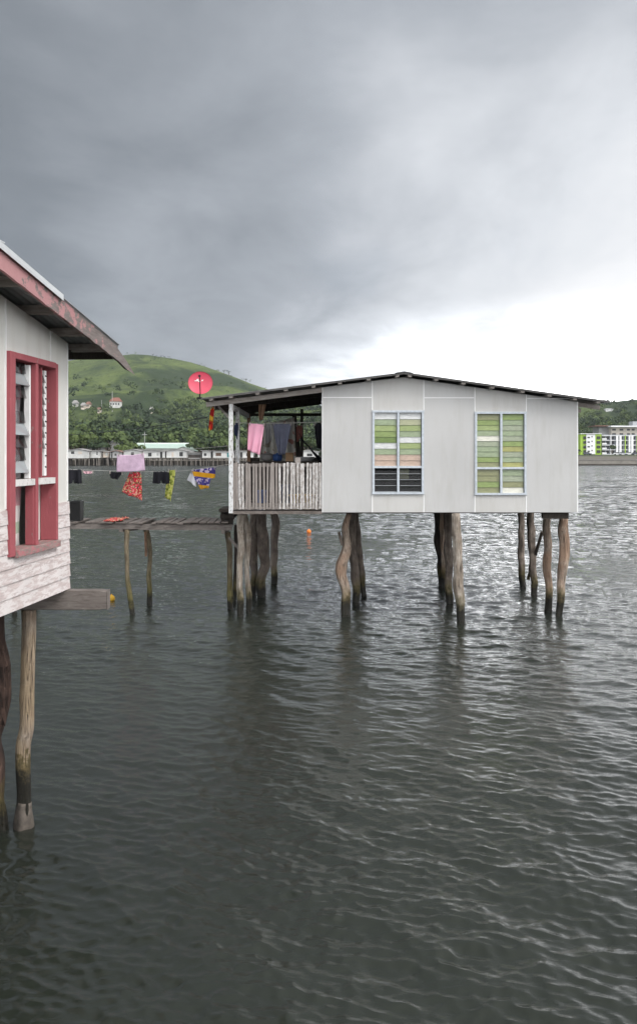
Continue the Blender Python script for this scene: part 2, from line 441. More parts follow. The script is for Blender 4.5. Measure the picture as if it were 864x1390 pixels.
# ------------------------------------------------------------------ water
def make_water():
    rs = [0.4]
    while rs[-1] < 9000:
        r = rs[-1]
        st = .2 if r < 4.5 else (.0027 * r if r < 330 else min(.08 * r, .0027 * r * (r / 330) ** 3))
        rs.append(r + st)
    th = []
    a = -math.pi
    while a < math.pi - 1e-6:
        th.append(a)
        st = .0022 if abs(a) < R(22) else (.008 if abs(a) < R(45) else .05)
        a += st
    th = np.array(th); rs = np.array(rs)
    Rr, Th = np.meshgrid(rs, th, indexing='ij')
    X = Rr * np.sin(Th); Y = Rr * np.cos(Th)
    Z = np.zeros_like(X); DX = np.zeros_like(X); DY = np.zeros_like(X)
    rg = np.random.default_rng(3)
    spacing = np.maximum(.0027 * Rr, .012)
    spacing = np.where(Rr > 330, spacing * (Rr / 330) ** 3, spacing)
    spacing = np.where(np.abs(Th) > R(22), spacing * 3, spacing); spacing = np.where(np.abs(Th) > R(45), spacing * 6, spacing)
    N = 280
    lam = np.exp(rg.uniform(np.log(.07), np.log(2.4), N))
    main = R(-118)   # travel direction: towards the lower left
    for i in range(N):
        L = lam[i]; k = 2 * np.pi / L
        ang = main + rg.normal(0, .75 if L < .5 else .5)
        st = np.interp(L, [.07, .15, .3, .6, 1.1, 2.2], [.020, .030, .0185, .0105, .007, .006]) * rg.uniform(.5, 1.4)
        A = st / k * (1 + (2.2 * np.clip((Rr - 35) / 80, 0, 1) if L > .6 else 0))
        ph = rg.uniform(0, 6.28)
        fade = np.clip((L / spacing - 2.5) / 2.5, 0, 1)
        arg = k * (X * np.cos(ang) + Y * np.sin(ang)) + ph
        Z += A * np.cos(arg) * fade
        DX -= A * .8 * np.sin(arg) * np.cos(ang) * fade; DY -= A * .8 * np.sin(arg) * np.sin(ang) * fade
    # gusts: patches of rougher and calmer water
    gx = .75 + .35 * np.sin(X * .31 + 1.1 + .8 * np.sin(Y * .22)) * np.sin(Y * .27 + .5 * np.sin(X * .4)) + .2 * np.sin(X * .13 + Y * .09)
    gx = gx * (.7 + .3 * np.clip((X + 3.5) / 7.0 , 0, 1))        # sheltered by the houses on the left
    Z *= gx; DX *= gx; DY *= gx
    X = X + DX; Y = Y + DY
    V = np.stack([X, Y, Z], -1).reshape(-1, 3)
    nr, nt = Rr.shape
    i = np.arange(nr - 1)[:, None]; j = np.arange(nt)[None, :]; j2 = (j + 1) % nt
    Fq = np.stack([i * nt + j, (i + 1) * nt + j, (i + 1) * nt + j2, i * nt + j2], -1).reshape(-1, 4)[:, ::-1]
    me = bpy.data.meshes.new('water')
    nv = len(V); V = np.vstack([V, [[0, 0, 0]]])
    tri = np.stack([np.full(nt, nv), (np.arange(nt) + 1) % nt, np.arange(nt)], -1)
    me.vertices.add(len(V)); me.vertices.foreach_set('co', V.astype(np.float32).ravel())
    loops = np.concatenate([Fq.ravel(), tri.ravel()]).astype(np.int32)
    me.loops.add(len(loops)); me.loops.foreach_set('vertex_index', loops)
    nq = len(Fq); ntri = len(tri)
    me.polygons.add(nq + ntri)
    ls = np.concatenate([np.arange(nq) * 4, nq * 4 + np.arange(ntri) * 3]).astype(np.int32)
    me.polygons.foreach_set('loop_start', ls)
    me.polygons.foreach_set('use_smooth', np.ones(nq + ntri, bool))
    me.update(calc_edges=True); me.validate()
    if me.polygons[0].normal.z < 0: me.flip_normals()
    t = NT('water_surface'); wv = t.coord('World')
    t.col(t.mix(t.noise(wv, .12, 4), (.016, .020, .016), (.024, .027, .020)))
    t.rough(.012); t.b.inputs['IOR'].default_value = 1.333
    cd = t.math('SQRT', t.math('ADD', t.math('POWER', t.sep(wv, 1), 2.0), t.math('POWER', t.sep(wv, 0), 2.0)))
    s1 = t.node('ShaderNodeMapping'); s1.inputs['Rotation'].default_value = (0, 0, R(28)); s1.inputs['Scale'].default_value = (1, 1.9, 1)
    t.link(wv, s1.inputs['Vector'])
    fine = t.noise(s1.outputs[0], 16, 4, .65, .5)
    mid = t.noise(s1.outputs[0], 2.3, 5, .6, .5)
    big = t.noise(s1.outputs[0], .55, 5, .6, .3)
    b1 = t.node('ShaderNodeBump'); b1.inputs['Distance'].default_value = .012; t.link(fine, b1.inputs['Height'])
    t.link(t.mrange(cd, 8, 45, .2, .7), b1.inputs['Strength'])
    b2 = t.node('ShaderNodeBump'); b2.inputs['Distance'].default_value = .16; t.link(mid, b2.inputs['Height'])
    t.link(t.mrange(cd, 12, 60, .06, 1.0), b2.inputs['Strength']); t.link(b1.outputs[0], b2.inputs['Normal'])
    b3 = t.node('ShaderNodeBump'); b3.inputs['Distance'].default_value = 1.1; t.link(big, b3.inputs['Height'])
    t.link(t.mrange(cd, 30, 110, 0, 1.0), b3.inputs['Strength']); t.link(b2.outputs[0], b3.inputs['Normal'])
    t.link(b3.outputs[0], t.b.inputs['Normal'])
    t.link(t.mrange(cd, 20, 250, .012, .2), t.b.inputs['Roughness'])
    me.materials.append(t.m)
    o = bpy.data.objects.new('water', me); COL.objects.link(o); tag(o, kind='structure')
make_water()

# ------------------------------------------------------------------ terrain
prof = [(-900, 560), (-300, 520), (0, 497), (90, 490), (130, 484), (185, 480), (205, 481), (250, 489), (300, 505), (350, 523), (400, 541), (437, 551), (500, 560),
        (600, 568), (700, 566), (780, 553), (828, 545), (864, 541), (950, 536), (1100, 540), (1500, 560), (2200, 590)]
px_ = [p[0] for p in prof]; py_ = [p[1] for p in prof]
def smooth(a, b, x):
    t = min(1, max(0, (x - a) / (b - a))); return t * t * (3 - 2 * t)
def terrain(X, Y):
    px = CX + F * X / Y
    # smoothed ridge profile
    ye = sum(np.interp(px + d, px_, py_) for d in (-14, -7, 0, 7, 14)) / 5
    k = smooth(520, 760, px)
    yr = 1400 * (1 - k) + 1150 * k
    H = 4 + (HY - ye) / F * yr
    r0 = 372 * (1 - k) + 600 * k
    u = (Y - r0) / (yr - r0)
    base = 2.6 + (Y - 324) * .004
    if Y < 345: base = base * (smooth(322, 340, Y) if px < 600 else 1) - (1.5 * (1 - smooth(324, 338, Y)) if px < 600 else .55)
    if u <= 0: return base
    rd = 1 - abs(mn.noise(Vector((X / 170 + 5, Y / 330, .3)))) * 2
    rd2 = 1 - abs(mn.noise(Vector((X / 90 + 9, Y / 120 + X / 300, 1.3)))) * 2
    f = mn.fractal(Vector((X / 60, Y / 60, 0)), .8, 2.1, 4)
    if u < 1:
        h = base + (H - base) * (u ** 1.45)
        amp = 4 * u * (1 - u)
        h += amp * (22 * (rd - .62) + 9 * (rd2 - .6)) + 2.2 * f * min(1, u * 3) * (1 - smooth(.9, 1, u) * .6)
    else:
        h = H - (Y - yr) * .25 + 2.0 * f
    return h
def yproj(px, Y): return HY - (terrain(PX(px, Y), Y) - EYE) / Y * F
def find_Y(px, y, Y0=380):
    Y = Y0
    while Y < 1500:
        if yproj(px, Y) <= y: return Y
        Y += 4
    return 1400
def make_terrain():
    pxs = np.concatenate([np.arange(-1600, -150, 50), np.arange(-150, 1050, 4.5), np.arange(1050, 2600, 50)])
    Ys = np.concatenate([np.arange(322, 350, 3), np.arange(350, 620, 9), np.arange(620, 1500, 11), np.arange(1500, 2300, 80)])
    vs = []; n = len(pxs)
    for Y in Ys:
        for p in pxs:
            X = PX(p, Y); vs.append((X, Y, terrain(X, Y)))
    fs = [(i * n + j, i * n + j + 1, (i + 1) * n + j + 1, (i + 1) * n + j) for i in range(len(Ys) - 1) for j in range(n - 1)]
    mb = MB(); mb.v = vs; mb.f = fs; mb.m = [0] * len(fs)
    t = NT('hill_grass'); wv = t.coord('World')
    a = t.noise(t.coord('World', (1, .45, 1)), .011, 9, .62, .4); b2 = t.noise(t.coord('World', (1, .5, 1)), .05, 9, .7); c3 = t.noise(wv, .2, 6, .7)
    g = t.mix(t.ramp(b2, [(.35, 0), (.65, 1)]), (.070, .100, .034), (.132, .165, .055))
    g = t.mix(t.ramp(a, [(.44, 0), (.56, .95)]), g, (.034, .052, .026))
    # dark scrub specks
    g = t.mix(t.ramp(c3, [(.55, 0), (.66, .8)]), g, (.022, .040, .016))
    zz = t.sep(wv, 2)
    g = t.mix(t.mrange(t.math('ADD', zz, t.noise(wv, .3, 4)), 3.9, 3.2), g, (.17, .16, .135))
    g = t.mix(t.mrange(zz, 1.9, 1.5), g, (.04, .035, .028))
    t.col(g); t.rough(.9, .1); t.bump(t.math('ADD', b2, c3), .6, 5)
    M['hill_grass'] = t.m
    o = mb.build('hills', 'hill_grass', smooth=True); tag(o, kind='structure')
make_terrain()

# ------------------------------------------------------------------ foliage
def leaf_cloud(trees, rg):
    """trees: list of (x,y,z_base_of_crown,radius,height,nquads,leaf,tint) -> arrays"""
    VV = []; TT = []
    for (x, y, z, r, h, nq, lf, tint) in trees:
        nl = rg.integers(5, 9)
        lc = rg.normal(0, .42, (nl, 3)); lc[:, 2] = rg.uniform(-.2, .62, nl)
        lr = rg.uniform(.38, .62, nl)
        li = rg.integers(0, nl, nq)
        d = rg.normal(0, 1, (nq, 3)); d[:, 2] = np.abs(d[:, 2]) * .9 - .25
        d /= np.linalg.norm(d, axis=1)[:, None]
        p = lc[li] + d * lr[li][:, None] * rg.uniform(.75, 1.08, nq)[:, None]
        p *= np.array([r, r, h * .5]); p += np.array([x, y, z + h * .42])
        nrm = d + rg.normal(0, .45, (nq, 3)); nrm /= np.linalg.norm(nrm, axis=1)[:, None]
        t1 = np.cross(nrm, rg.normal(0, 1, (nq, 3))); t1 /= np.linalg.norm(t1, axis=1)[:, None]
        t2 = np.cross(nrm, t1)
        s = (lf * rg.uniform(.55, 1.25, nq))[:, None]; s2 = s * rg.uniform(.5, .9, nq)[:, None]
        q = np.stack([p - t1 * s, p - t2 * s2, p + t1 * s, p + t2 * s2], 1)
        VV.append(q.reshape(-1, 3))
        tt = np.clip(tint + (rg.uniform(-.12, .12, nl))[li] + rg.normal(0, .05, nq), 0, 1)
        TT.append(np.repeat(tt, 4))
    return np.vstack(VV), np.concatenate(TT)
def leaf_mesh(name, trees, rg, parent=None):
    V, T = leaf_cloud(trees, rg)
    if parent is not None: V = V - np.array(parent['_o'])
    me = bpy.data.meshes.new(name); n = len(V) // 4
    me.vertices.add(len(V)); me.vertices.foreach_set('co', V.astype(np.float32).ravel())
    me.loops.add(len(V)); me.loops.foreach_set('vertex_index', np.arange(len(V), dtype=np.int32))
    me.polygons.add(n); me.polygons.foreach_set('loop_start', np.arange(n, dtype=np.int32) * 4)
    me.update(calc_edges=True)
    a = me.attributes.new('tint', 'FLOAT', 'POINT'); a.data.foreach_set('value', T.astype(np.float32))
    me.materials.append(M['foliage'])
    o = bpy.data.objects.new(name, me); COL.objects.link(o)
    if parent is not None: o.parent = parent
    return o

hill_spots = [(101, 551, 6), (112, 555, 5), (119, 553, 5), (156, 553, 14), (134, 560, 4), (205, 560, 3)]
hill_Y = [(p, find_Y(p, y + 1.5, 560), wd) for p, y, wd in hill_spots]
def blocked(px, Y):
    for p, yy, wd in hill_Y:
        if abs(px - p) < wd * .5 + 3 and yy - 75 < Y < yy + 12: return True
    return False
trees = []; rg = np.random.default_rng(11)
def try_tree(px, Y, big, nq):
    X = PX(px, Y); z = terrain(X, Y)
    r = big * rg.uniform(.7, 1.35); h = r * rg.uniform(1.5, 2.1)
    tint = np.clip(.42 + .55 * mn.noise(Vector((X / 45, Y / 45, 3))) + rg.normal(0, .16), .02, .98)
    trees.append((X, Y, z + 1.0, r, h, nq, max(.5, r * .2), tint))
for _ in range(4600):
    Y = 352 + 760 * rg.random() ** 1.25; px = rg.uniform(-190, 640)
    if blocked(px, Y): continue
    if 168 < px < 275 and Y < 385: continue
    lim = 557 + 9 * mn.noise(Vector((px / 45, 0, 5))) - (10 if px > 250 else 0)
    if Y > 500 and yproj(px, Y) < lim and rg.random() < .95: continue
    try_tree(px, Y, 4.2, int(np.interp(Y, [350, 500, 900], [240, 120, 60])))
for _ in range(2600):   # scrub in the gullies
    Y = rg.uniform(760, 1390); px = rg.uniform(-150, 560)
    X = PX(px, Y)
    v = mn.noise(Vector((X / 110 + 2, Y / 260, 7.1)))
    if v < .08 + .35 * rg.random() and rg.random() > .06: continue
    try_tree(px, Y, 2.6, 18)
for _ in range(2600):
    Y = 620 + 480 * rg.random() ** .9; px = rg.uniform(640, 1150)
    if blocked(px, Y): continue
    if Y > 930 and mn.noise(Vector((px / 20, Y / 80, 2))) < .0: continue
    try_tree(px, Y, 4.0, 45)
fo = leaf_mesh('forest', trees, rg)
tag(fo, 'dark green forest and scrub covering the slopes of the hills across the bay', 'forest', kind='stuff')

def tree(name, px, Y, r, h, zc, tint, label, group, nq=420, small=False):
    X = PX(px, Y); z = terrain(X, Y)
    root = empty(name, (X, Y, z), label, 'tree', group)
    mb = MB(); top = Vector((X, Y, z + zc + h * .5))
    mb.tube([(X, Y, z - .5), (X + r * .05, Y, z + zc * .6), top], [r * .08, r * .06, r * .03], 7, 1, .1)
    for i in range(4):
        a = i * 1.57 + px
        mb.tube([(X, Y, z + zc * .6), (X + math.cos(a) * r * .35, Y + math.sin(a) * r * .35, z + zc + h * .3), (X + math.cos(a) * r * .6, Y + math.sin(a) * r * .6, z + zc + h * .45)], [r * .045, r * .03, r * .015], 5, 1)
    mb.build('trunk', 'bark_tree', root, smooth=True)
    leaf_mesh('crown', [(X, Y, z + zc, r, h, nq, max(.35, r * .15), tint)], np.random.default_rng(int(px * 3 + Y)), root)
    return root
shore_trees = [
 (97, 336, 4.5, 7, 2.0, .55, 'olive green shore tree behind the leftmost white stilt house by the pink framed window'),
 (112, 339, 5.2, 8, 1.8, .78, 'light green rounded shore tree right of the leftmost one above the cream stained stilt house'),
 (131, 338, 4.6, 6.5, 1.6, .38, 'dark green shore tree above the grey iron roofs left of the lilac towel'),
 (147, 341, 5.0, 8, 1.8, .62, 'mid green shore tree above the stilt houses left of the lilac towel'),
 (166, 336, 3.6, 5, 1.2, .85, 'small bright yellow green tree directly above the lilac towel'),
 (181, 337, 3.2, 5, 1.0, .72, 'small bright green tree at the left end of the long mint roof'),
 (273, 342, 4.6, 6, 1.5, .58, 'bushy mid green tree just right of the mint roofed hall'),
 (288, 338, 4.2, 6, 1.4, .42, 'dark green tree behind the white stilt house with the brown window'),
 (304, 340, 4.6, 7, 1.6, .60, 'green tree behind the white stilt house with the teal window'),
 (327, 341, 4.4, 7, 1.6, .5, 'green tree seen between the two left verandah posts'),
 (417, 343, 4.5, 6, 1.6, .45, 'dark green tree seen through the verandah by the black clothes'),
]
for (px, Y, r, h, zc, ti, lab) in shore_trees:
    tree('shore_tree', px, Y, r, h, zc, ti, lab, 'trees along the far shore')
for px, Y, r, lab in ((304, 1385, 3.0, 'tiny lone tree on the hill ridge, left of the pair near the red dish'), (310.5, 1385, 3.6, 'tiny lone tree on the hill ridge, right of the pair near the red dish'), (334, 1385, 2.6, 'tiny lone tree low on the ridge just above the verandah roof')):
    tree('ridge_tree', px, Y, r, r * 2, 1.4, .1, lab, 'lone trees on the ridge', 60)

# ------------------------------------------------------------------ distant stilt village (about 313 m away)
def gable_roof(mb, x0, x1, y0, y1, z0, rise, ov=.5, th=.12):
    xm = (x0 + x1) / 2
    L = x0 - ov; Rr_ = x1 + ov; ra = rise / (x1 - x0) * 2 * ov
    mb.prism([(L, z0 - ra), (xm, z0 + rise), (Rr_, z0 - ra), (Rr_, z0 - ra + th), (xm, z0 + rise + th), (L, z0 - ra + th)], y0 - ov, y1 + ov)
def village_house(x0, x1, yt, yb, label, rise=2.0, wall='village_white', roof='village_iron', wins=(), door=(), mono=False, Y=313, depth=8, pile='village_pile', seed=0, group='stilt houses along the far shore'):
    X0, X1 = PX(x0, Y), PX(x1, Y); zt = PZ(yt, Y); zb = PZ(yb, Y); r = rise * Y / F
    root = empty('stilt_house', ((X0 + X1) / 2, Y + depth / 2, 0), label, 'house', group)
    mb = MB()
    if mono: mb.prism([(X0, zb), (X1, zb), (X1, zt), (X0, zt + r * .5)], Y, Y + depth)
    else: mb.prism([(X0, zb), (X1, zb), (X1, zt), ((X0 + X1) / 2, zt + r), (X0, zt)], Y, Y + depth)
    mb.build('wall', wall, root)
    mb = MB()
    if mono: mb.prism([(X0 - .5, zt + r * .5 + .04), (X1 + .6, zt - .02), (X1 + .6, zt + .14), (X0 - .5, zt + r * .5 + .2)], Y - .6, Y + depth + .4)
    else: gable_roof(mb, X0, X1, Y, Y + depth, zt + .03, r)
    mb.build('roof', roof, root)
    for (wx, wy, ww, wh, mt) in wins:
        a, b = PX(wx - ww / 2, Y), PX(wx + ww / 2, Y); c, d = PZ(wy + wh / 2, Y), PZ(wy - wh / 2, Y)
        MB().box((a, Y - .05, c), (b, Y + .03, d)).build('window', mt, root)
    for (wx, ww) in door:
        MB().box((PX(wx - ww / 2, Y), Y - .06, zb + .05), (PX(wx + ww / 2, Y), Y + .03, zb + 2.0)).build('door', 'village_window', root)
    MB().box((X0 - .4, Y - .9, zb - .25), (X1 + .4, Y + depth, zb - .01)).build('floor_deck', 'village_pile', root)
    rr = random.Random(seed + int(x0))
    n = max(3, int((X1 - X0) / 1.5)); meshes = []
    for row in range(3):
        for k in range(n + 1):
            X = X0 + (X1 - X0) * k / n + rr.uniform(-.35, .35); yy = Y - .5 + row * depth * .45 + rr.uniform(-.3, .3)
            m2 = MB(); dx = rr.uniform(-.3, .3)
            m2.beam((X, yy, -1), (X + dx, yy, zb - .05), .24, .24, Vector((0, 1, 0)))
            m2.build('pile', 'village_pile_pale' if row == 0 and rr.random() < .5 else pile, root)
    return root
W = 'village_window'
village_house(40, 88, 611, 622, 'white stilt house hidden mostly behind the near house wall', wins=((60, 615, 4, 4, W),))
village_house(90.5, 121, 612.5, 622, 'leftmost visible white stilt house with rust stained front and a small dark window', 3.2, wins=((99, 614.2, 4.4, 3.6, W), (109, 614.5, 5, 3.4, 'village_cream')))
village_house(123, 136, 612.5, 621.5, 'narrow white flat roofed stilt house right of the rust stained one', 1.2, mono=True, wins=((132, 615.5, 1.6, 4, W),), Y=314)
village_house(137, 148, 613.5, 621, 'small grey patched shack on stilts left of the lilac towel', 1.6, wall='village_cream', mono=True, door=((139, 1.6),), wins=((145, 616.5, 3, 4, 'village_white'),), Y=316)
village_house(149.5, 166, 614, 621.5, 'low grey stilt shack with rusty brown roof half behind the lilac towel', 2.2, wall='village_grey', roof='village_rust', door=((152, 1.8),), wins=((157, 617, 2.4, 3, W),))
village_house(168, 192, 612.5, 621.5, 'white stilt house directly behind the lilac towel', 2.4, wins=((180, 616, 4, 4, W),))
village_house(194.5, 224, 612, 621.5, 'white stilt house with dark window and doorway right of the lilac towel', 2.0, mono=True, wins=((203.5, 617, 4.6, 5, W), (214, 617, 2.6, 3.4, 'village_grey')), door=((219, 3),))
village_house(226, 253, 612.4, 621.5, 'white gabled stilt house in front of the mint roofed hall with two dark windows', 2.6, wins=((246, 616.5, 4.6, 5.6, W), (234.5, 617, 2.6, 6, 'village_cream')), roof='village_iron')
village_house(254.5, 273, 615, 623, 'dark open fronted shed on stilts between two white stilt houses', 1.0, wall='village_grey', mono=True, wins=((264, 619.3, 17, 4.4, 'village_pile'),), Y=315)  # the wide dark panel is no window: it paints the shade inside the open front
village_house(274.5, 286, 612.5, 621.8, 'small white stilt house with one square window beside the dark shed', 1.2, mono=True, wins=((278.5, 617, 3.6, 3.6, W),))
village_house(289, 318, 613, 622, 'white stilt house with a brown window and a teal window left of the verandah post', 1.2, mono=True, wins=((296.5, 616.8, 7.5, 4.2, 'village_brown_window'), (310, 617.5, 3.6, 6.4, 'village_teal')))
village_house(319.5, 344, 612.5, 622, 'white stilt house with a dark doorway seen between the left verandah posts', 1.4, mono=True, door=((327.5, 3.2),), wins=((336, 617, 3.4, 3.8, W),))
village_house(350, 396, 612, 622, 'white stilt house behind the hanging verandah curtain', 2.4, wins=((370, 616.5, 4, 4, W),))
village_house(404, 432, 613.5, 622, 'white gabled stilt house seen through the right end of the verandah', 2.4, wins=((420, 617.5, 7, 3.4, W),), roof='village_white')
village_house(436, 480, 612, 622, 'white stilt house of the far shore hidden behind the grey house', 2.2, wins=((455, 616.5, 4, 4, W),))
# railed walkway in front
wk = empty('walkway', (PX(270, 309.5), 309.5, 0), 'thin pole walkway with handrail in front of the far stilt houses', 'walkway')
mb = MB(); mb.box((PX(205, 310), 308.9, PZ(625.2, 310)), (PX(345, 310), 310.3, PZ(624.4, 310))); mb.build('deck', 'village_pile_pale', wk)
mb = MB(); mb.box((PX(205, 310), 308.95, PZ(621.6, 310)), (PX(345, 310), 309.1, PZ(621.2, 310))); mb.build('handrail', 'village_pile_pale', wk)
for k in range(24):
    X = PX(205, 310) + k * (PX(345, 310) - PX(205, 310)) / 23 + random.uniform(-.2, .2)
    MB().beam((X, 308.86, -1), (X + random.uniform(-.2, .2), 308.86, PZ(621.3, 310)), .14, .14, Vector((0, 1, 0))).build('post', 'village_pile_pale', wk)
# hall with mint roof on the shore
def hall():
    Y = 352; root = empty('warehouse', (PX(220, Y), Y + 10, 2.5), 'long low hall with pale mint green metal roof behind the stilt houses', 'warehouse')
    X0, X1 = PX(178, Y), PX(251, Y)
    MB().box((X0, Y, 2), (X1, Y + 22, PZ(608.5, Y))).build('wall', 'village_white', root)
    m = MB(); zt = PZ(602, Y + 12); ze = PZ(608.6, Y)
    m.add([(X0 - .4, Y - .8, ze), (X1 + .4, Y - .8, ze), (X1 + .4, Y + 12, zt), (X0 - .4, Y + 12, zt), (X0 - .4, Y + 23, ze), (X1 + .4, Y + 23, ze)], [(0, 1, 2, 3), (3, 2, 5, 4), (1, 5, 2), (0, 3, 4)])
    m.build('roof', 'mint_roof', root)
    m = MB(); m.box((X0 - .3, Y + 11.7, zt - .1), (X1 + .3, Y + 12.3, zt + .25)); m.build('ridge_cap', 'batten_white', root)
    X2, X3 = PX(238, Y), PX(268, Y)
    m = MB(); m.prism([(X2, 2), (X3, 2), (X3, PZ(612, Y)), ((X2 + X3) / 2, PZ(606.5, Y)), (X2, PZ(612, Y))], Y - 8, Y - .9); m.build('annex_wall', 'village_white', root)
    m = MB(); gable_roof(m, X2, X3, Y - 8, Y - 1.6, PZ(612, Y) + .05, (612 - 606.5) * Y / F, .6, .15); m.build('annex_roof', 'mint_roof', root)
hall()
def simple_house(name, px, Y, wd, ht, roof_mat, wall_mat, label, group, rise=.35, depth=8, nw=2):
    X = PX(px, Y); z = terrain(X, Y); hw = wd / 2
    root = empty(name, (X, Y, z), label, 'house', group)
    MB().box((X - hw, Y, z - 4), (X + hw, Y + depth, z + ht)).build('wall', wall_mat, root)
    m = MB(); a, b_ = X - hw - .6, X + hw + .6; rh = depth * rise; ym = Y + depth / 2; ins = min(hw * .5, 3)
    m.add([(a, Y - .7, z + ht + .02), (b_, Y - .7, z + ht + .02), (b_, Y + depth + .7, z + ht + .02), (a, Y + depth + .7, z + ht + .02), (a + ins, ym, z + ht + rh), (b_ - ins, ym, z + ht + rh)],
          [(3, 2, 1, 0), (0, 1, 5, 4), (2, 3, 4, 5), (1, 2, 5), (3, 0, 4)]); m.build('roof', roof_mat, root)
    for k in range(nw):
        c = X - hw + wd * (k + .5) / nw
        MB().box((c - .5, Y - .06, z + ht * .45), (c + .5, Y + .05, z + ht * .75)).build('window', W, root)
    return root
hl = ['white house on the hillside, leftmost of the cluster beside the near roof', 'small white house low in the hillside cluster', 'white house with grey roof at the right of the hillside cluster',
      'large hillside house with red brown roof and white walls', 'tiny white hut below the red roofed hillside house', 'tiny pale hut alone among the trees right of the red roofed house']
for i, (p, yy, wd) in enumerate(hill_Y):
    s = yy / F
    simple_house('hillside_house', p, yy, wd * s * (1 if i == 3 else .75), 3.2 if i != 3 else 5.0, 'red_roof' if i == 3 else ('village_rust' if i in (2, 4) else 'village_iron'), 'village_white' if i in (0, 3) else 'village_cream', hl[i], 'houses on the hillside', .3 if i != 3 else .42, nw=2 if i != 3 else 4)
simple_house('shore_house', 137, 342, 10.5, 5.3, 'village_white', 'village_white', 'white roofed building on land behind the stilt houses left of the lilac towel', None, .15)
def mast(px, yb, yt, Y, label, name='radio_mast', r=.22, cross=False):
    X = PX(px, Y); z = terrain(X, Y)
    root = empty(name, (X, Y, z), label, 'mast' if name == 'radio_mast' else 'utility pole')
    MB().tube([(X, Y, z - 1), (X, Y, PZ(yt, Y))], [r, r * .6], 6, 5).build('pole', 'village_grey', root)
    if cross: MB().box((X - 1, Y - .1, PZ(yt, Y) - 1.2), (X + 1, Y + .1, PZ(yt, Y) - 1)).build('crossarm', 'village_grey', root)
mast(152.6, 556, 531, hill_Y[3][1] - 15, 'tall thin radio mast beside the red roofed hillside house', r=.3)
mast(138, 560, 543, hill_Y[3][1] - 20, 'short thin radio mast left of the red roofed hillside house', r=.28)
mast(158, 606, 588, 345, 'wooden power pole standing above the stilt houses near the lilac towel', 'utility_pole', .16, True)
mast(196.5, 606, 586, 347, 'wooden power pole standing above the left end of the mint roof', 'utility_pole', .16, True)

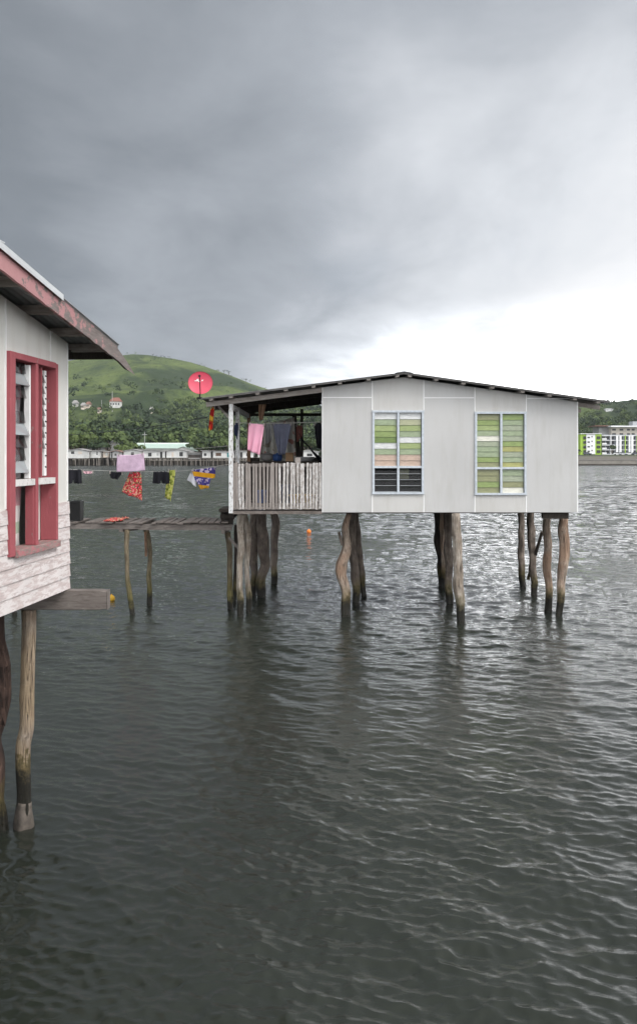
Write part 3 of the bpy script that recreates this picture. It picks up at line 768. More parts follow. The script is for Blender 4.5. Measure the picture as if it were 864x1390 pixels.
# ------------------------------------------------------------------ right shore
def seawall():
    m = MB(); m.box((PX(640, 323), 322.2, -1), (PX(1500, 323), 324.4, 1.75)); o = m.build('seawall', 'seawall_stone', org=(PX(850, 323), 323, 0))
    tag(o, 'long low stone sea wall along the shore below the green and white apartments', 'sea wall')
    m = MB(); m.box((PX(640, 323), 322.05, 1.75), (PX(1500, 323), 324.5, 2.05)); m.build('coping', 'concrete', o)
    m = MB(); m.box((PX(640, 323), 322.15, -1), (PX(1500, 323), 322.2, .45)); m.build('tide_band', 'village_pile', o)
seawall()
def block(name, x0, x1, yt, yb, Y, mat, root, depth=14):
    return MB().box((PX(x0, Y), Y, PZ(yb, Y)), (PX(x1, Y), Y + depth, PZ(yt, Y))).build(name, mat, root)
def apartments():
    Y = 540
    r = empty('apartment_block', (PX(801, Y), Y, 3), 'four storey apartment block with lime green ends and white middle on the right shore', 'building')
    block('lime_wall', 787, 795, 589.5, 618.5, Y, 'lime_render', r); block('white_wall', 795, 807, 589.8, 616.5, Y - .5, 'white_render', r, 14.3)
    block('lime_wall', 807, 815.2, 589.2, 619.5, Y - .2, 'lime_render', r)
    m = MB(); m.box((PX(786.5, Y), Y - 1, PZ(589.2, Y)), (PX(815.5, Y), Y + 15, PZ(588.4, Y))); m.build('roof', 'white_render', r)
    for k in range(4):
        y = 594.2 + k * 6.25
        for (cx_, ww, hh, yo) in ((792.7, 3.6, 3.8, 0), (797.8, 3.2, 1.8, -.3), (802.3, 1.6, 1.6, -1.4), (811.3, 5, 3.8, 0)):
            MB().box((PX(cx_ - ww / 2, Y), Y - .62 , PZ(y + yo + hh / 2, Y)), (PX(cx_ + ww / 2, Y), Y + .2, PZ(y + yo - hh / 2, Y))).build('window', W, r)
    r = empty('balcony_building', (PX(860, Y), Y, 3), 'long dark grey building with white balcony bands and lime stripes on the right shore', 'building')
    block('wall', 815.8, 960, 590, 617, Y + 1, 'grey_render', r)
    for k in range(5):
        y = 591.3 + k * 6.4
        MB().box((PX(816, Y), Y - .7, PZ(y + .55, Y)), (PX(960, Y), Y + .99, PZ(y - .25, Y))).build('balcony_slab', 'white_render', r)
        if k < 4: MB().box((PX(816, Y), Y - .9, PZ(y + 5.6, Y)), (PX(822, Y), Y - .71, PZ(y + 3.6, Y))).build('balcony_rail', 'white_render', r)
    for x0, x1, mt in ((827, 828.2, 'white_render'), (834.5, 837.5, 'white_render'), (839, 842, 'white_render'), (846.4, 847.6, 'lime_render'), (851.5, 854, 'white_render'), (855, 858, 'white_render'), (862.5, 864, 'lime_render'), (872, 878, 'white_render'), (890, 896, 'white_render'), (905, 907, 'lime_render'), (920, 926, 'white_render')):
        MB().box((PX(x0, Y), Y - 1.1, PZ(617.3, Y)), (PX(x1, Y), Y - .91, PZ(591, Y))).build('pier', mt, r)
    for k in range(4):
        y = 594.3 + k * 6.4
        for cx_, ww in ((818.8, 4), (824.5, 3.6), (831.2, 4), (838.3, 1.3), (844, 2), (849.5, 2), (854.6, 1.3), (860.3, 2.4), (868, 4), (884, 5), (900, 5)):
            MB().box((PX(cx_ - ww / 2, Y), Y + .9, PZ(y + 2, Y)), (PX(cx_ + ww / 2, Y), Y + 1.02, PZ(y - 2, Y))).build('window', W, r)
    Y = 600
    r = empty('hip_roof_building', (PX(850, Y), Y, 3), 'tan building with wide white overhanging roof standing behind the balcony building', 'building')
    block('wall', 829, 960, 580, 600, Y, 'tan_render', r)
    m = MB(); m.box((PX(826.5, Y), Y - 3, PZ(579.8, Y)), (PX(965, Y), Y + 18, PZ(577.9, Y))); m.build('roof', 'white_render', r)
    block('upper_roof', 858, 905, 572, 577.7, Y + 6, 'iron_grey', r, 8)
    block('side_wing', 812, 829, 579.5, 598, Y + 6, 'village_grey', r)
    MB().box((PX(809, Y), Y + 3, PZ(578.5, Y)), (PX(828, Y), Y + 19, PZ(577.3, Y))).build('wing_roof', 'village_rust', r)
    for k in range(2):
        for cx_, ww in ((832.5, 5), (842.5, 5), (852, 4), (858.5, 4), (868, 5)):
            MB().box((PX(cx_ - ww / 2, Y), Y - .06, PZ(584.5 + k * 6, Y)), (PX(cx_ + ww / 2, Y), Y + .05, PZ(582 + k * 6, Y))).build('window', W, r)
apartments()
simple_house('hillside_villa', 826.5, find_Y(826.5, 559, 700), 8, 2.2, 'white_render', 'white_render', 'small white villa alone on the wooded hill above the right apartments', None, .1)
def car(px, Y, body, label):
    X = PX(px, Y); z = terrain(X, Y) + .02
    r = empty('parked_car', (X, Y, z), label, 'car', 'cars parked by the sea wall road')
    m = MB(); m.prism([(X - 2.2, z + .35), (X + 2.2, z + .35), (X + 2.25, z + .8), (X + 1.3, z + .95), (X - 2.0, z + .98), (X - 2.25, z + .7)], Y, Y + 1.75); m.build('body', body, r, bevel=.06)
    m = MB(); m.prism([(X - 1.8, z + .98), (X + 1.2, z + .95), (X + .5, z + 1.48), (X - 1.4, z + 1.5)], Y + .1, Y + 1.65); m.build('windows', 'glass_dark', r)
    m = MB(); m.prism([(X - 1.45, z + 1.49), (X + .52, z + 1.47), (X + .45, z + 1.56), (X - 1.35, z + 1.57)], Y + .1, Y + 1.65); m.build('roof', body, r)
    for dx in (-1.4, 1.4):
        for dy in (.05, 1.55):
            m = MB(); m.tube([(X + dx, Y + dy - .1, z + .33), (X + dx, Y + dy + .2, z + .33)], [.33, .33], 12, 1); m.build('wheel', 'rubber', r)
for px, Y, b_, lab in ((838, 500, 'car_white', 'white car parked in front of the balcony building, left of the row'), (845.5, 497, 'car_silver', 'silver car parked in the middle of the row before the balcony building'),
                       (854, 503, 'car_white', 'white car parked at the right of the row before the balcony building'), (797, 505, 'car_dark', 'dark car parked below the lime green apartment block'), (863, 500, 'car_dark', 'dark car parked at the right edge of the photo')):
    car(px, Y, b_, lab)
tree('roadside_tree', 829.5, 500, 2.6, 4.5, 1.2, .5, 'small round tree at the left end of the parked cars below the balcony building', None, 220)
tree('roadside_tree', 783, 505, 2.6, 3.5, .8, .3, 'dark bush at the left foot of the lime green apartment block', None, 160)
m = MB(); m.box((PX(640, 470), 466, 2.0), (PX(1500, 470), 478, 2.62)); o = m.build('road', 'concrete'); tag(o, kind='structure')

# ------------------------------------------------------------------ near house on the left
T0 = Vector((-2.68, 9.95, 0)); DV = Vector((-math.sin(R(4.9)), -math.cos(R(4.9)), 0))   # along the wall, towards the viewer
NV = Vector((math.cos(R(4.9)), -math.sin(R(4.9)), 0))                                     # out of the wall
def LW(t, n, z): return T0 + DV * t + NV * n + Vector((0, 0, EYE + z))
def lbox(mb, t0, t1, n0, n1, z0, z1, z0b=None, z1b=None):
    """box in wall coordinates; z at t1 may differ (sloping pieces)"""
    z0b = z0 if z0b is None else z0b; z1b = z1 if z1b is None else z1b
    v = [LW(t0, n0, z0), LW(t1, n0, z0b), LW(t1, n1, z0b), LW(t0, n1, z0), LW(t0, n0, z1), LW(t1, n0, z1b), LW(t1, n1, z1b), LW(t0, n1, z1)]
    return mb.add(v, [(0, 3, 2, 1), (4, 5, 6, 7), (0, 1, 5, 4), (1, 2, 6, 5), (2, 3, 7, 6), (3, 0, 4, 7)])
SL = .135; ZT = 1.19; TR = 2.62; TE = 5.24
def ztop(t): return ZT + SL * (t if t <= TR else 2 * TR - t)
nh = empty('pink_framed_house', tuple(LW(1.5, -1.5, 0) - Vector((0, 0, EYE))), 'cream stilt house with pink window frames and flaking pink barge board at the left edge', 'house')
WT0, WT1, WZ0, WZ1 = .396, 1.55, -.915, .92
mb = MB()
lbox(mb, 0, WT0, -.1, 0, -.56, ztop(0), None, ztop(WT0))
lbox(mb, WT0, WT1, -.1, 0, WZ1, ztop(WT0), None, ztop(WT1))
lbox(mb, WT0, WT1, -.1, 0, -1.40, WZ0)
lbox(mb, WT1, TR, -.1, 0, -.56, ztop(WT1), None, ztop(TR))
lbox(mb, TR, TE, -.1, 0, -.56, ztop(TR), None, ztop(TE))
lbox(mb, 0, WT0, -.1, 0, -1.40, -.56); lbox(mb, WT1, TE, -.1, 0, -1.40, -.56)
mb.build('wall', 'cream_panel', nh)
mb = MB(); lbox(mb, 0, .1, -5, -.101, -1.40, ztop(0)); lbox(mb, TE - .1, TE, -5, -.101, -1.40, ztop(0)); lbox(mb, .1, TE - .1, -5, -4.9, -1.4, ztop(0)); mb.build('rear_wall', 'cream_panel', nh)
mb = MB(); lbox(mb, .1, TE - .1, -4.9, -.101, -1.42, -1.34); mb.build('floor', 'dark_timber', nh)
for t_ in (1.575, 2.7, 3.9): lbox(MB(), t_ - .012, t_ + .012, 0, .008, -.50, ztop(t_) - .01).build('batten', 'batten_white', nh)
lbox(MB(), .48, .50, 0, .008, .93, ztop(.49) - .01).build('batten', 'batten_white', nh)
lbox(MB(), -.008, .02, -.02, .008, -.5, ztop(0) - .01).build('batten', 'batten_white', nh)
# lapped siding boards
mb = MB(); nb = 7; bh = (-.505 + 1.44) / nb; rr = random.Random(5)
for k in range(nb):
    z0 = -1.44 + k * bh; z1 = z0 + bh - .004
    def seg(t0, t1):
        d0 = .026 + rr.uniform(-.002, .002)
        # board leaning out at its lower edge
        ts = np.linspace(t0, t1, 12)
        for a, b_ in zip(ts[:-1], ts[1:]):
            j0 = .003 * mn.noise(Vector((a * 3, k, 1))); j1 = .003 * mn.noise(Vector((b_ * 3, k, 1)))
            v = [LW(a, d0, z0 + j0), LW(b_, d0, z0 + j1), LW(b_, .016, z1 + j1), LW(a, .016, z1 + j0), LW(a, .001, z0 + j0), LW(b_, .001, z0 + j1), LW(b_, .001, z1 + j1), LW(a, .001, z1 + j0)]
            mb.add(v, [(0, 3, 2, 1), (0, 1, 5, 4), (3, 7, 6, 2), (1, 2, 6, 5), (0, 4, 7, 3)])
    e = rr.uniform(-.004, .006)
    if z1 < WZ0 - .01: seg(-e - .02, TE)
    else:
        seg(-e - .02, WT0 + .0); seg(WT1 + .02 - .0, TE)
        if z0 < WZ0 - .05:
            z1 = WZ0 - .037; seg(WT0, WT1 + .02)
mb.build('siding', 'siding_paint', nh)
# window
wf = MB()
lbox(wf, WT1 - .10, WT1 + .015, -.10, .045, WZ0 - .02, WZ1 + .01)
lbox(wf, WT0 - .015, WT0 + .04, -.125, .045, WZ0 + .035, WZ1 - .0)
lbox(wf, WT0 + .04, WT1 - .10, -.10, .045, WZ1 - .05, WZ1 + .01)
lbox(wf, .90, .965, -.06, .042, WZ0 + .035, WZ1 - .05)
wn = wf.build('window', 'pink_paint', nh, bevel=.004)
mb = MB(); lbox(mb, WT0 - .01, WT1 - .10, -.12, .075, WZ0 - .035, WZ0 + .034); mb.build('sill', 'sill_wood', wn, bevel=.004)
mb = MB(); lbox(mb, .967, WT1 - .102, -.05, .035, -.30, -.24); lbox(mb, WT0 + .042, .898, -.05, .035, -.30, -.24); mb.build('transom', 'transom_paint', wn)
mb = MB()
lbox(mb, .42, .66, -.16, -.13, WZ0 + .036, WZ1 - .05)
mb.build('shutter_panel', 'cream_panel', wn)
mb = MB(); lbox(mb, .70, .72, -.1, .0, -.235, WZ1 - .06); lbox(mb, .967, .99, -.055, .02, WZ0 + .04, -.31); mb.build('stile', 'pink_paint', wn)
mb = MB(); lbox(mb, .5, .56, -.07, -.035, -.22, WZ1 - .08); lbox(mb, .992, 1.03, -.05, .0, -.235, WZ1 - .07); mb.build('louvre_channel', 'batten_white', wn)
mb = MB()
for k in range(9):
    z = -.14 + k * .115
    lbox(mb, .5, .515, -.034, -.030, z, z + .012); lbox(mb, .525, .54, -.034, -.0312, z, z + .015)
mb.build('channel_hole', 'black_plastic', wn)
# louvre blades, left bay: tilted glass, some missing or askew
for k in (0, 1, 2, 3, 4, 6, 7, 8):
    z = -.17 + k * .118; tl = (.05, .02, .035, .06, .015, .03, .025, .06, .02)[k]
    a, b_ = 1.035, WT1 - .105
    v = [LW(a, -.055, z + .10), LW(b_, -.055, z + .10), LW(b_, -.055 + tl, z - .01), LW(a, -.055 + tl, z - .01)]
    off = NV * .006 + Vector((0, 0, .003)); v2 = [p + off for p in v]
    MB().add(v + v2, [(0, 1, 2, 3), (7, 6, 5, 4), (0, 4, 5, 1), (1, 5, 6, 2), (2, 6, 7, 3), (3, 7, 4, 0)]).build('louvre_blade', 'louvre_glass' if k in (0, 3, 7) else 'clear_glass', wn)
for k in range(7):
    z = .05 + k * .11
    v = [LW(.565, -.06, z + .10), LW(.69, -.06, z + .1), LW(.69, -.02, z), LW(.565, -.02, z)]
    off = NV * .006; v2 = [p + off for p in v]
    MB().add(v + v2, [(0, 1, 2, 3), (7, 6, 5, 4), (0, 4, 5, 1), (1, 5, 6, 2), (2, 6, 7, 3), (3, 7, 4, 0)]).build('louvre_blade', 'clear_glass', wn)
# curtain inside (its own thing)
mb = MB(); nt = 40
for i in range(nt + 1):
    t_ = .92 + .62 * i / nt; d = -.16 + .025 * math.sin(i * 1.1) + .01 * math.sin(i * 2.7)
    for j in range(13):
        z = WZ0 - .05 + (WZ1 - WZ0 + .05) * j / 12; mb.v.append(tuple(LW(t_, d - .01 * math.sin(j + i * .4), z)))
for i in range(nt):
    for j in range(12): mb.f.append((i * 13 + j, (i + 1) * 13 + j, (i + 1) * 13 + j + 1, i * 13 + j + 1)); mb.m.append(0)
o = mb.build('curtain', 'curtain_print', smooth=True, org=tuple(LW(1.2, -.15, -.9))); tag(o, 'patterned curtain in grey, pink and green behind the pink framed window', 'curtain')
o.modifiers.new('s', 'SOLIDIFY').thickness = .004
# roof: corrugated sheet, corrugations run down the slope (along t)
OV = .38
mb = MB(); nn = 150; n0, n1 = -5.4, OV + .02
ts = [-.56, TR, TE + .56]
for i in range(nn * 4 + 1):
    n_ = n1 + (n0 - n1) * i / (nn * 4); c = .010 * math.cos(2 * math.pi * (n1 - n_) / .076) if n_ > -1.5 else 0
    for t_ in ts: mb.v.append(tuple(LW(t_, n_, ztop(t_) + .10 + c)))
for i in range(nn * 4):
    for j in range(2): mb.f.append((i * 3 + j, i * 3 + j + 1, i * 3 + j + 4, i * 3 + j + 3)); mb.m.append(0)
rf = mb.build('roof', 'iron_grey', nh); rf.modifiers.new('s', 'SOLIDIFY').thickness = .006
mb = MB()
for t_ in (-.42, .25, 1.05, 1.9, 2.55, 3.3, 4.1, 4.9): lbox(MB(), t_ - .035, t_ + .035, -.6, OV - .03, ztop(t_) + .0, ztop(t_) + .085).build('purlin', 'pale_timber', nh)
mb = MB(); lbox(mb, -.2, TE, -.02, .03, ztop(-.2) - .01, ztop(-.2) + .04, ztop(TE), ztop(TE) + .04) if False else None
# eave fascia across the far end
mb = MB(); lbox(mb, -.56, -.52, -5.2, OV - .034, ztop(-.5) - .06, ztop(-.5) + .085); lbox(mb, -.50, -.02, -5.2, -.1, ztop(-.3) - .02, ztop(-.3) + .0); mb.build('eave_board', 'dark_timber', nh)
mb = MB()
def barge(t0, t1, n0, n1, zlo, zhi, steps=26, ragged=0.0, mbx=None, seed=1):
    for i in range(steps):
        a = t0 + (t1 - t0) * i / steps; b_ = t0 + (t1 - t0) * (i + 1) / steps
        ja = ragged * mn.noise(Vector((a * 6, seed, 0))); jb = ragged * mn.noise(Vector((b_ * 6, seed, 0)))
        lbox(mbx, a, b_, n0, n1, ztop(a) + zlo + ja, ztop(a) + zhi, ztop(b_) + zlo + jb, ztop(b_) + zhi)
barge(-.56, TR, OV - .028, OV, -.065, .10, 40, .014, mb)
barge(TR, TE + .4, OV - .028, OV, -.065, .10, 4, 0, mb)
# broken tip
mb.add([LW(-.56, OV - .028, ztop(-.56) + .07), LW(-.56, OV, ztop(-.56) + .07), LW(-.56, OV, ztop(-.56) - .06), LW(-.56, OV - .028, ztop(-.56) - .06),
        LW(-.9, OV - .028, ztop(-.9) + .01), LW(-.9, OV, ztop(-.9) + .01), LW(-.9, OV, ztop(-.9) - .085), LW(-.9, OV - .028, ztop(-.9) - .085),
        LW(-1.27, OV - .02, ztop(-1.27) - .05), LW(-1.27, OV - .005, ztop(-1.27) - .075)],
       [(0, 1, 5, 4), (1, 2, 6, 5), (2, 3, 7, 6), (3, 0, 4, 7), (4, 5, 9, 8), (5, 6, 9), (6, 7, 8, 9), (7, 4, 8)])
mb.build('barge_board', 'barge_paint', nh)
mb = MB(); barge(1.22, TR, OV - .06, OV + .03, .125, .131, 6, 0, mb); barge(1.22, TR, OV + .024, OV + .03, .075, .1245, 6, 0, mb); barge(TR, TE, OV - .06, OV + .03, .125, .131, 3, 0, mb)
lbox(mb, TR - .12, TR + .12, -1.2, OV + .02, ztop(TR) + .135, ztop(TR) + .142)
mb.build('flashing', 'flashing', nh)
mb = MB(); lbox(mb, -.14, -.13, OV - .034, OV + .004, ztop(0) - .2, ztop(0) - .06); mb.add([LW(-.02, OV + .003, ztop(0) - .05), LW(.05, OV + .003, ztop(0) - .06), LW(-.04, OV + .006, ztop(0) - .16), LW(-.03, OV + .012, ztop(0) - .1)], [(0, 1, 3), (1, 2, 3), (2, 0, 3), (0, 2, 1)])
# floor beam that sticks out past the corner
bz0, bz1 = EYE - 1.655, EYE - 1.448
mb = MB()
xs = np.linspace(-3.5, -2.235, 30)
def beamsec(x, k):
    j = .006 * mn.noise(Vector((x * 5, 2, 0))); j2 = .008 * mn.noise(Vector((x * 4, 7, 0)))
    sh = .0 if k < 28 else .006
    return [(x, 9.86 + j2, bz0 + j + sh), (x, 10.0, bz0 + j + sh), (x, 10.0, bz1 - sh), (x, 9.86 + j2, bz1 - sh)]
vs = [];
for k, x in enumerate(xs): vs += beamsec(x, k)
fs = [(k * 4 + a, (k + 1) * 4 + a, (k + 1) * 4 + (a + 1) % 4, k * 4 + (a + 1) % 4) for k in range(29) for a in range(4)] + [(3, 2, 1, 0), (116, 117, 118, 119)]
mb.add(vs, fs); mb.build('floor_beam', 'grey_timber', nh, bevel=.006)
mb = MB(); lbox(mb, .15, TE, -.72, -.60, -1.58, -1.445); lbox(mb, .3, TE, -3, -2.9, -1.6, -1.445); mb.build('floor_joist', 'dark_timber', nh)
def pxpile(name, pts, mat, parent, depth_below=1.5, sides=18, amp=.13, seed=0, knots=3, seg=.06):
    """pts: (px x, px y, px width) from the top down to the waterline; the base fixes the distance"""
    yb = pts[-1][1]; Y = EYE * F / (yb - HY)
    P3 = [P(a, b_, Y) for a, b_, _ in pts]; rs = [c / 2 / F * Y for _, _, c in pts]
    e = P3[-1] + (P3[-1] - P3[-2]).normalized() * depth_below; P3.append(e); rs.append(rs[-1])
    return MB().tube(P3, rs, sides, seg, amp, seed, knots).build(name, mat, parent, smooth=True)
fp = pxpile('pile', [(39.5, 828, 19), (39.5, 860, 18.5), (37.5, 930, 18.5), (36.5, 985, 19), (32, 1010, 19), (31.5, 1040, 18.5), (33, 1075, 18), (34, 1121, 20)], 'pile_front', nh, sides=28, amp=.07, seed=3, knots=2, seg=.03)
Yp = EYE * F / (1121 - HY)
mb = MB(); mb.tube([P(34, 1088, Yp), P(33, 1100, Yp), P(33, 1108, Yp), P(33, 1121, Yp), P(33, 1150, Yp)], [.078, .088, .098, .108, .105], 22, .03, .14, 9); mb.build('sleeve', 'wet_concrete', fp, smooth=True)
pxpile('pile', [(-4, 830, 18), (-2, 870, 19), (2, 905, 22), (3, 940, 21), (-1, 975, 19), (-8, 1005, 17), (-4, 1030, 17), (0, 1080, 18), (2, 1124, 17)], 'bark', nh, sides=22, amp=.25, seed=8, knots=5, seg=.04)
Yq = 9.85
mb = MB(); bk = [(10, 905), (12.4, 930), (11, 955), (10, 972), (7.5, 986), (3, 970), (2, 930)]
v = [P(a, b_, Yq - .07) for a, b_ in bk] + [P(a - 1, b_, Yq - .04) for a, b_ in bk]
n = len(bk); mb.add(v, [tuple(range(n - 1, -1, -1)), tuple(range(n, 2 * n))] + [(i, (i + 1) % n, (i + 1) % n + n, i + n) for i in range(n)])
mb.build('loose_bark', 'bark', nh)
for t_, n_ in ((2.9, -.66), (4.9, -.66), (.3, -4.6), (2.9, -4.6)):
    b0 = LW(t_, n_, -1.6); MB().tube([b0, b0 + Vector((.05, 0, -1.2)), Vector((b0.x, b0.y, -1.5))], [.09, .085, .09], 12, .1, .1, 4).build('pile', 'pile_tan', nh, smooth=True)

# ------------------------------------------------------------------ the grey house in the middle
FY = 21.9
gh = empty('grey_stilt_house', (3.0, FY, 0), 'light grey panelled house with verandah standing on crooked wooden piles over the water', 'house')
def fx(x): return PX(x, FY)
def fz(y): return PZ(y, FY)
RX, RZ = 1.982, EYE + 1.897
LX, LZ = -2.717, EYE + 1.299
QX, QZ = 6.716, EYE + 1.230
def rz(X):
    return RZ + (LZ - RZ) * (RX - X) / (RX - LX) if X < RX else RZ + (QZ - RZ) * (X - RX) / (QX - RX)
GB = .095
def wt_(x): return rz(fx(x)) - GB
zb = fz(695.5)
cols = [437, 505, 574.6, 643.8, 713.6, 783]
def col(mbx, a, b_, z0, z1=None):
    A, B = fx(a), fx(b_)
    poly = [(A, z0), (B, z0)]
    if z1 is None:
        poly += [(B, wt_(b_))]
        if A < RX < B: poly += [(RX, RZ - GB)]
        poly += [(A, wt_(a))]
    else: poly += [(B, z1), (A, z1)]
    MB().prism(poly, FY, FY + .09).build(*mbx, gh)
mbn = ('front_panel', 'facade_paint'); mbw = ('window_bay_panel', 'facade_warm')
wins = {1: (505, 574.6, 557.2, 671), 3: (643.8, 713.6, 559, 672)}
col(mbn, 437, 505, zb); col(mbn, 574.6, 643.8, zb); col(mbn, 713.6, 783, zb)
for k, (a, b_, yt, yb) in wins.items():
    col(mbw, a, b_, fz(yt)); col(mbw, a, b_, zb, fz(yb))
mb = MB()
for k in (1, 2, 3, 4):
    X = fx(cols[k]); h = .011
    if k in (1, 2): a, b_ = fz(556.8), fz(671.8)
    else: a, b_ = fz(558.6), fz(672.8)
    MB().box((X - h, FY - .008, a), (X + h, FY - .0005, rz(X) - GB)).build('batten', 'batten_white', gh); MB().box((X - h, FY - .008, zb), (X + h, FY - .0005, b_)).build('batten', 'batten_white', gh)
for a, b_, y in ((437, 505, 539.6), (574.6, 643.8, 540), (713.6, 783, 540.8)):
    MB().box((fx(a) + .02, FY - .007, fz(y) - .011), (fx(b_) - .02, FY - .0005, fz(y) + .011)).build('batten', 'batten_white', gh)
MB().box((fx(783) - .014, FY - .006, zb), (fx(783) + .012, FY - .0005, rz(fx(783)) - GB)).build('batten', 'batten_white', gh); MB().box((fx(437) - .004, FY - .006, zb), (fx(437) + .012, FY - .0005, rz(fx(437)) - GB)).build('batten', 'batten_white', gh)
BY = 27.6
mb = MB()
mb.box((fx(437), FY + .091, zb), (fx(437) + .09, BY, rz(fx(437)) - GB)); mb.box((fx(783) - .09, FY + .091, zb), (fx(783), BY, rz(fx(783)) - GB))
mb.prism([(fx(437) + .091, zb), (fx(783) - .091, zb), (fx(783) - .091, wt_(783)), (RX, RZ - GB), (fx(437) + .091, wt_(437))], BY - .09, BY)
mb.build('side_wall', 'facade_paint', gh)
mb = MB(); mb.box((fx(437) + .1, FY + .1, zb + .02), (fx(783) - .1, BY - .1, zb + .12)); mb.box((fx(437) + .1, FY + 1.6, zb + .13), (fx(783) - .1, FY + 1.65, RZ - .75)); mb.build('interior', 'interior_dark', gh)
# floor frame under the panels
mb = MB()
for y in (FY + .3, 23.6, 25.4, 27.2): MB().box((LX + .72, y, zb - (.04 if y < 23 else .13)), (fx(776), y + .12, zb - .005)).build('bearer', 'dark_timber', gh)
mb = MB(); mb.box((fx(738), FY + .12, zb - .16), (fx(773), FY + .29, zb - .002)); mb.build('beam_end', 'dark_timber', gh)
# corrugated roof in two slopes
mb = MB(); y0, y1 = 21.58, 28.1; n = int((y1 - y0) / .076 * 6)
for i in range(n + 1):
    y = y0 + (y1 - y0) * i / n; c = .009 * math.cos((y - y0) * 2 * math.pi / .076)
    for X in (LX, RX, QX): mb.v.append((X, y, rz(X) + c - .012))
for i in range(n):
    for j in range(2): mb.f.append((i * 3 + j, i * 3 + j + 1, i * 3 + j + 4, i * 3 + j + 3)); mb.m.append(0)
rf = mb.build('roof', 'iron_dark', gh); rf.modifiers.new('s', 'SOLIDIFY').thickness = .012
mb = MB(); mb.prism([(RX - .2, rz(RX - .2) + .004), (RX, RZ + .006), (RX + .2, rz(RX + .2) + .004), (RX + .2, rz(RX + .2) + .012), (RX, RZ + .022), (RX - .2, rz(RX - .2) + .012)], y0 - .02, y1); mb.build('ridge_cap', 'iron_grey', rf)
# edge strip bowing a little under the sheet
mb = MB()
for (a, b_) in ((LX, RX), (RX, QX)):
    st = 30
    for i in range(st):
        u = a + (b_ - a) * i / st; v_ = a + (b_ - a) * (i + 1) / st
        ju = .008 * mn.noise(Vector((u * 2, 0, 4))); jv = .008 * mn.noise(Vector((v_ * 2, 0, 4)))
        mb.prism([(u, rz(u) - .046 + ju), (v_, rz(v_) - .046 + jv), (v_, rz(v_) - .024), (u, rz(u) - .024)], y0 + .012, y0 + .03)
mb.build('edge_strip', 'iron_dark', rf)
for px in (286, 313, 349, 387.5, 425, 461, 500, 539, 556, 592, 629, 668, 709, 746, 780, 812):
    X = PX(px, 21.6); sl = math.atan((RZ - LZ) / (RX - LX)) * (1 if X < RX else -1)
    m2 = MB(); from mathutils import Matrix
    m2.box((X - .045, 21.62, rz(X) - .088), (X + .045, 28.0, rz(X) - .026), Matrix.Rotation(-sl, 3, 'Y')); m2.build('purlin', 'pale_timber' if X > -3 else 'grey_timber', gh)
# verandah roof rafters
mb = MB()
A = Vector((LX + .08, FY + .0, rz(LX + .08) - .155)); B = Vector((fx(437) - .003, FY + .0, rz(fx(437)) - .155))
mb.beam(A, B, .06, .115); mb.build('verandah_rafter', 'pale_timber', gh, bevel=.004)
for y in (23.5, 25.4, 27.3):
    mb = MB(); mb.beam(A + Vector((0, y - FY, 0)), B + Vector((0, y - FY, 0)), .05, .11); mb.build('verandah_rafter', 'dark_timber', gh)
mb = MB()
for y in (FY + .1, 23.6, 25.4, 27.4): MB().beam((fx(783) + .003, y, rz(fx(783)) - .15), (QX - .08, y, rz(QX - .08) - .15), .05, .10).build('eave_rafter', 'pale_timber', gh)
# posts
VX = PX(313.5, FY)
def post(x0, y0_, w_, z0, z1, mat, name='verandah_post'):
    return MB().box((x0 - w_ / 2, y0_, z0), (x0 + w_ / 2, y0_ + w_, z1)).build(name, mat, gh, bevel=.004)
post(VX, FY - .05, .098, zb - .02, rz(VX) - .215, 'post_white')
post(VX + .02, 23.45, .09, zb, rz(VX) - .21, 'post_white')
post(VX + .02, 27.2, .10, zb, rz(VX) - .21, 'brown_ply')
mb = MB(); mb.box((VX - .035, FY + .06, rz(VX) - .33), (VX + .035, 27.35, rz(VX) - .213)); mb.build('top_plate', 'post_white', gh)
mb = MB(); mb.beam((VX - .35, FY + .5, rz(VX) - .24), (VX - .02, FY + .5, rz(VX) - .6), .05, .06, Vector((0, 1, 0))); mb.build('brace', 'pale_timber', gh)
post(PX(409.5, 27.2), 27.2, .085, zb, PZ(555, 27.2), 'dark_timber'); 
mb = MB(); mb.beam(P(399, 563, 25.6), P(407, 634, 25.4), .12, .10, Vector((0, 1, 0))); mb.build('leaning_post', 'dark_timber', gh)
MB().box((VX, 27.22, PZ(565, 27.3)), (fx(437) - .01, 27.32, PZ(561, 27.3))).build('back_plate', 'dark_timber', gh)
mb = MB(); mb.box((VX, 27.23, PZ(624, 27.3)), (fx(437) - .01, 27.31, PZ(621, 27.3))); mb.box((VX+.05, 27.26, zb), (fx(437) - .01, 27.3, PZ(623.9, 27.3))); mb.build('back_rail', 'dark_timber', gh)
mb = MB(); mb.box((VX - .05, FY - .0, zb - .04), (fx(437) - .003, BY, zb + .03)); mb.build('verandah_floor', 'deck_timber', gh)
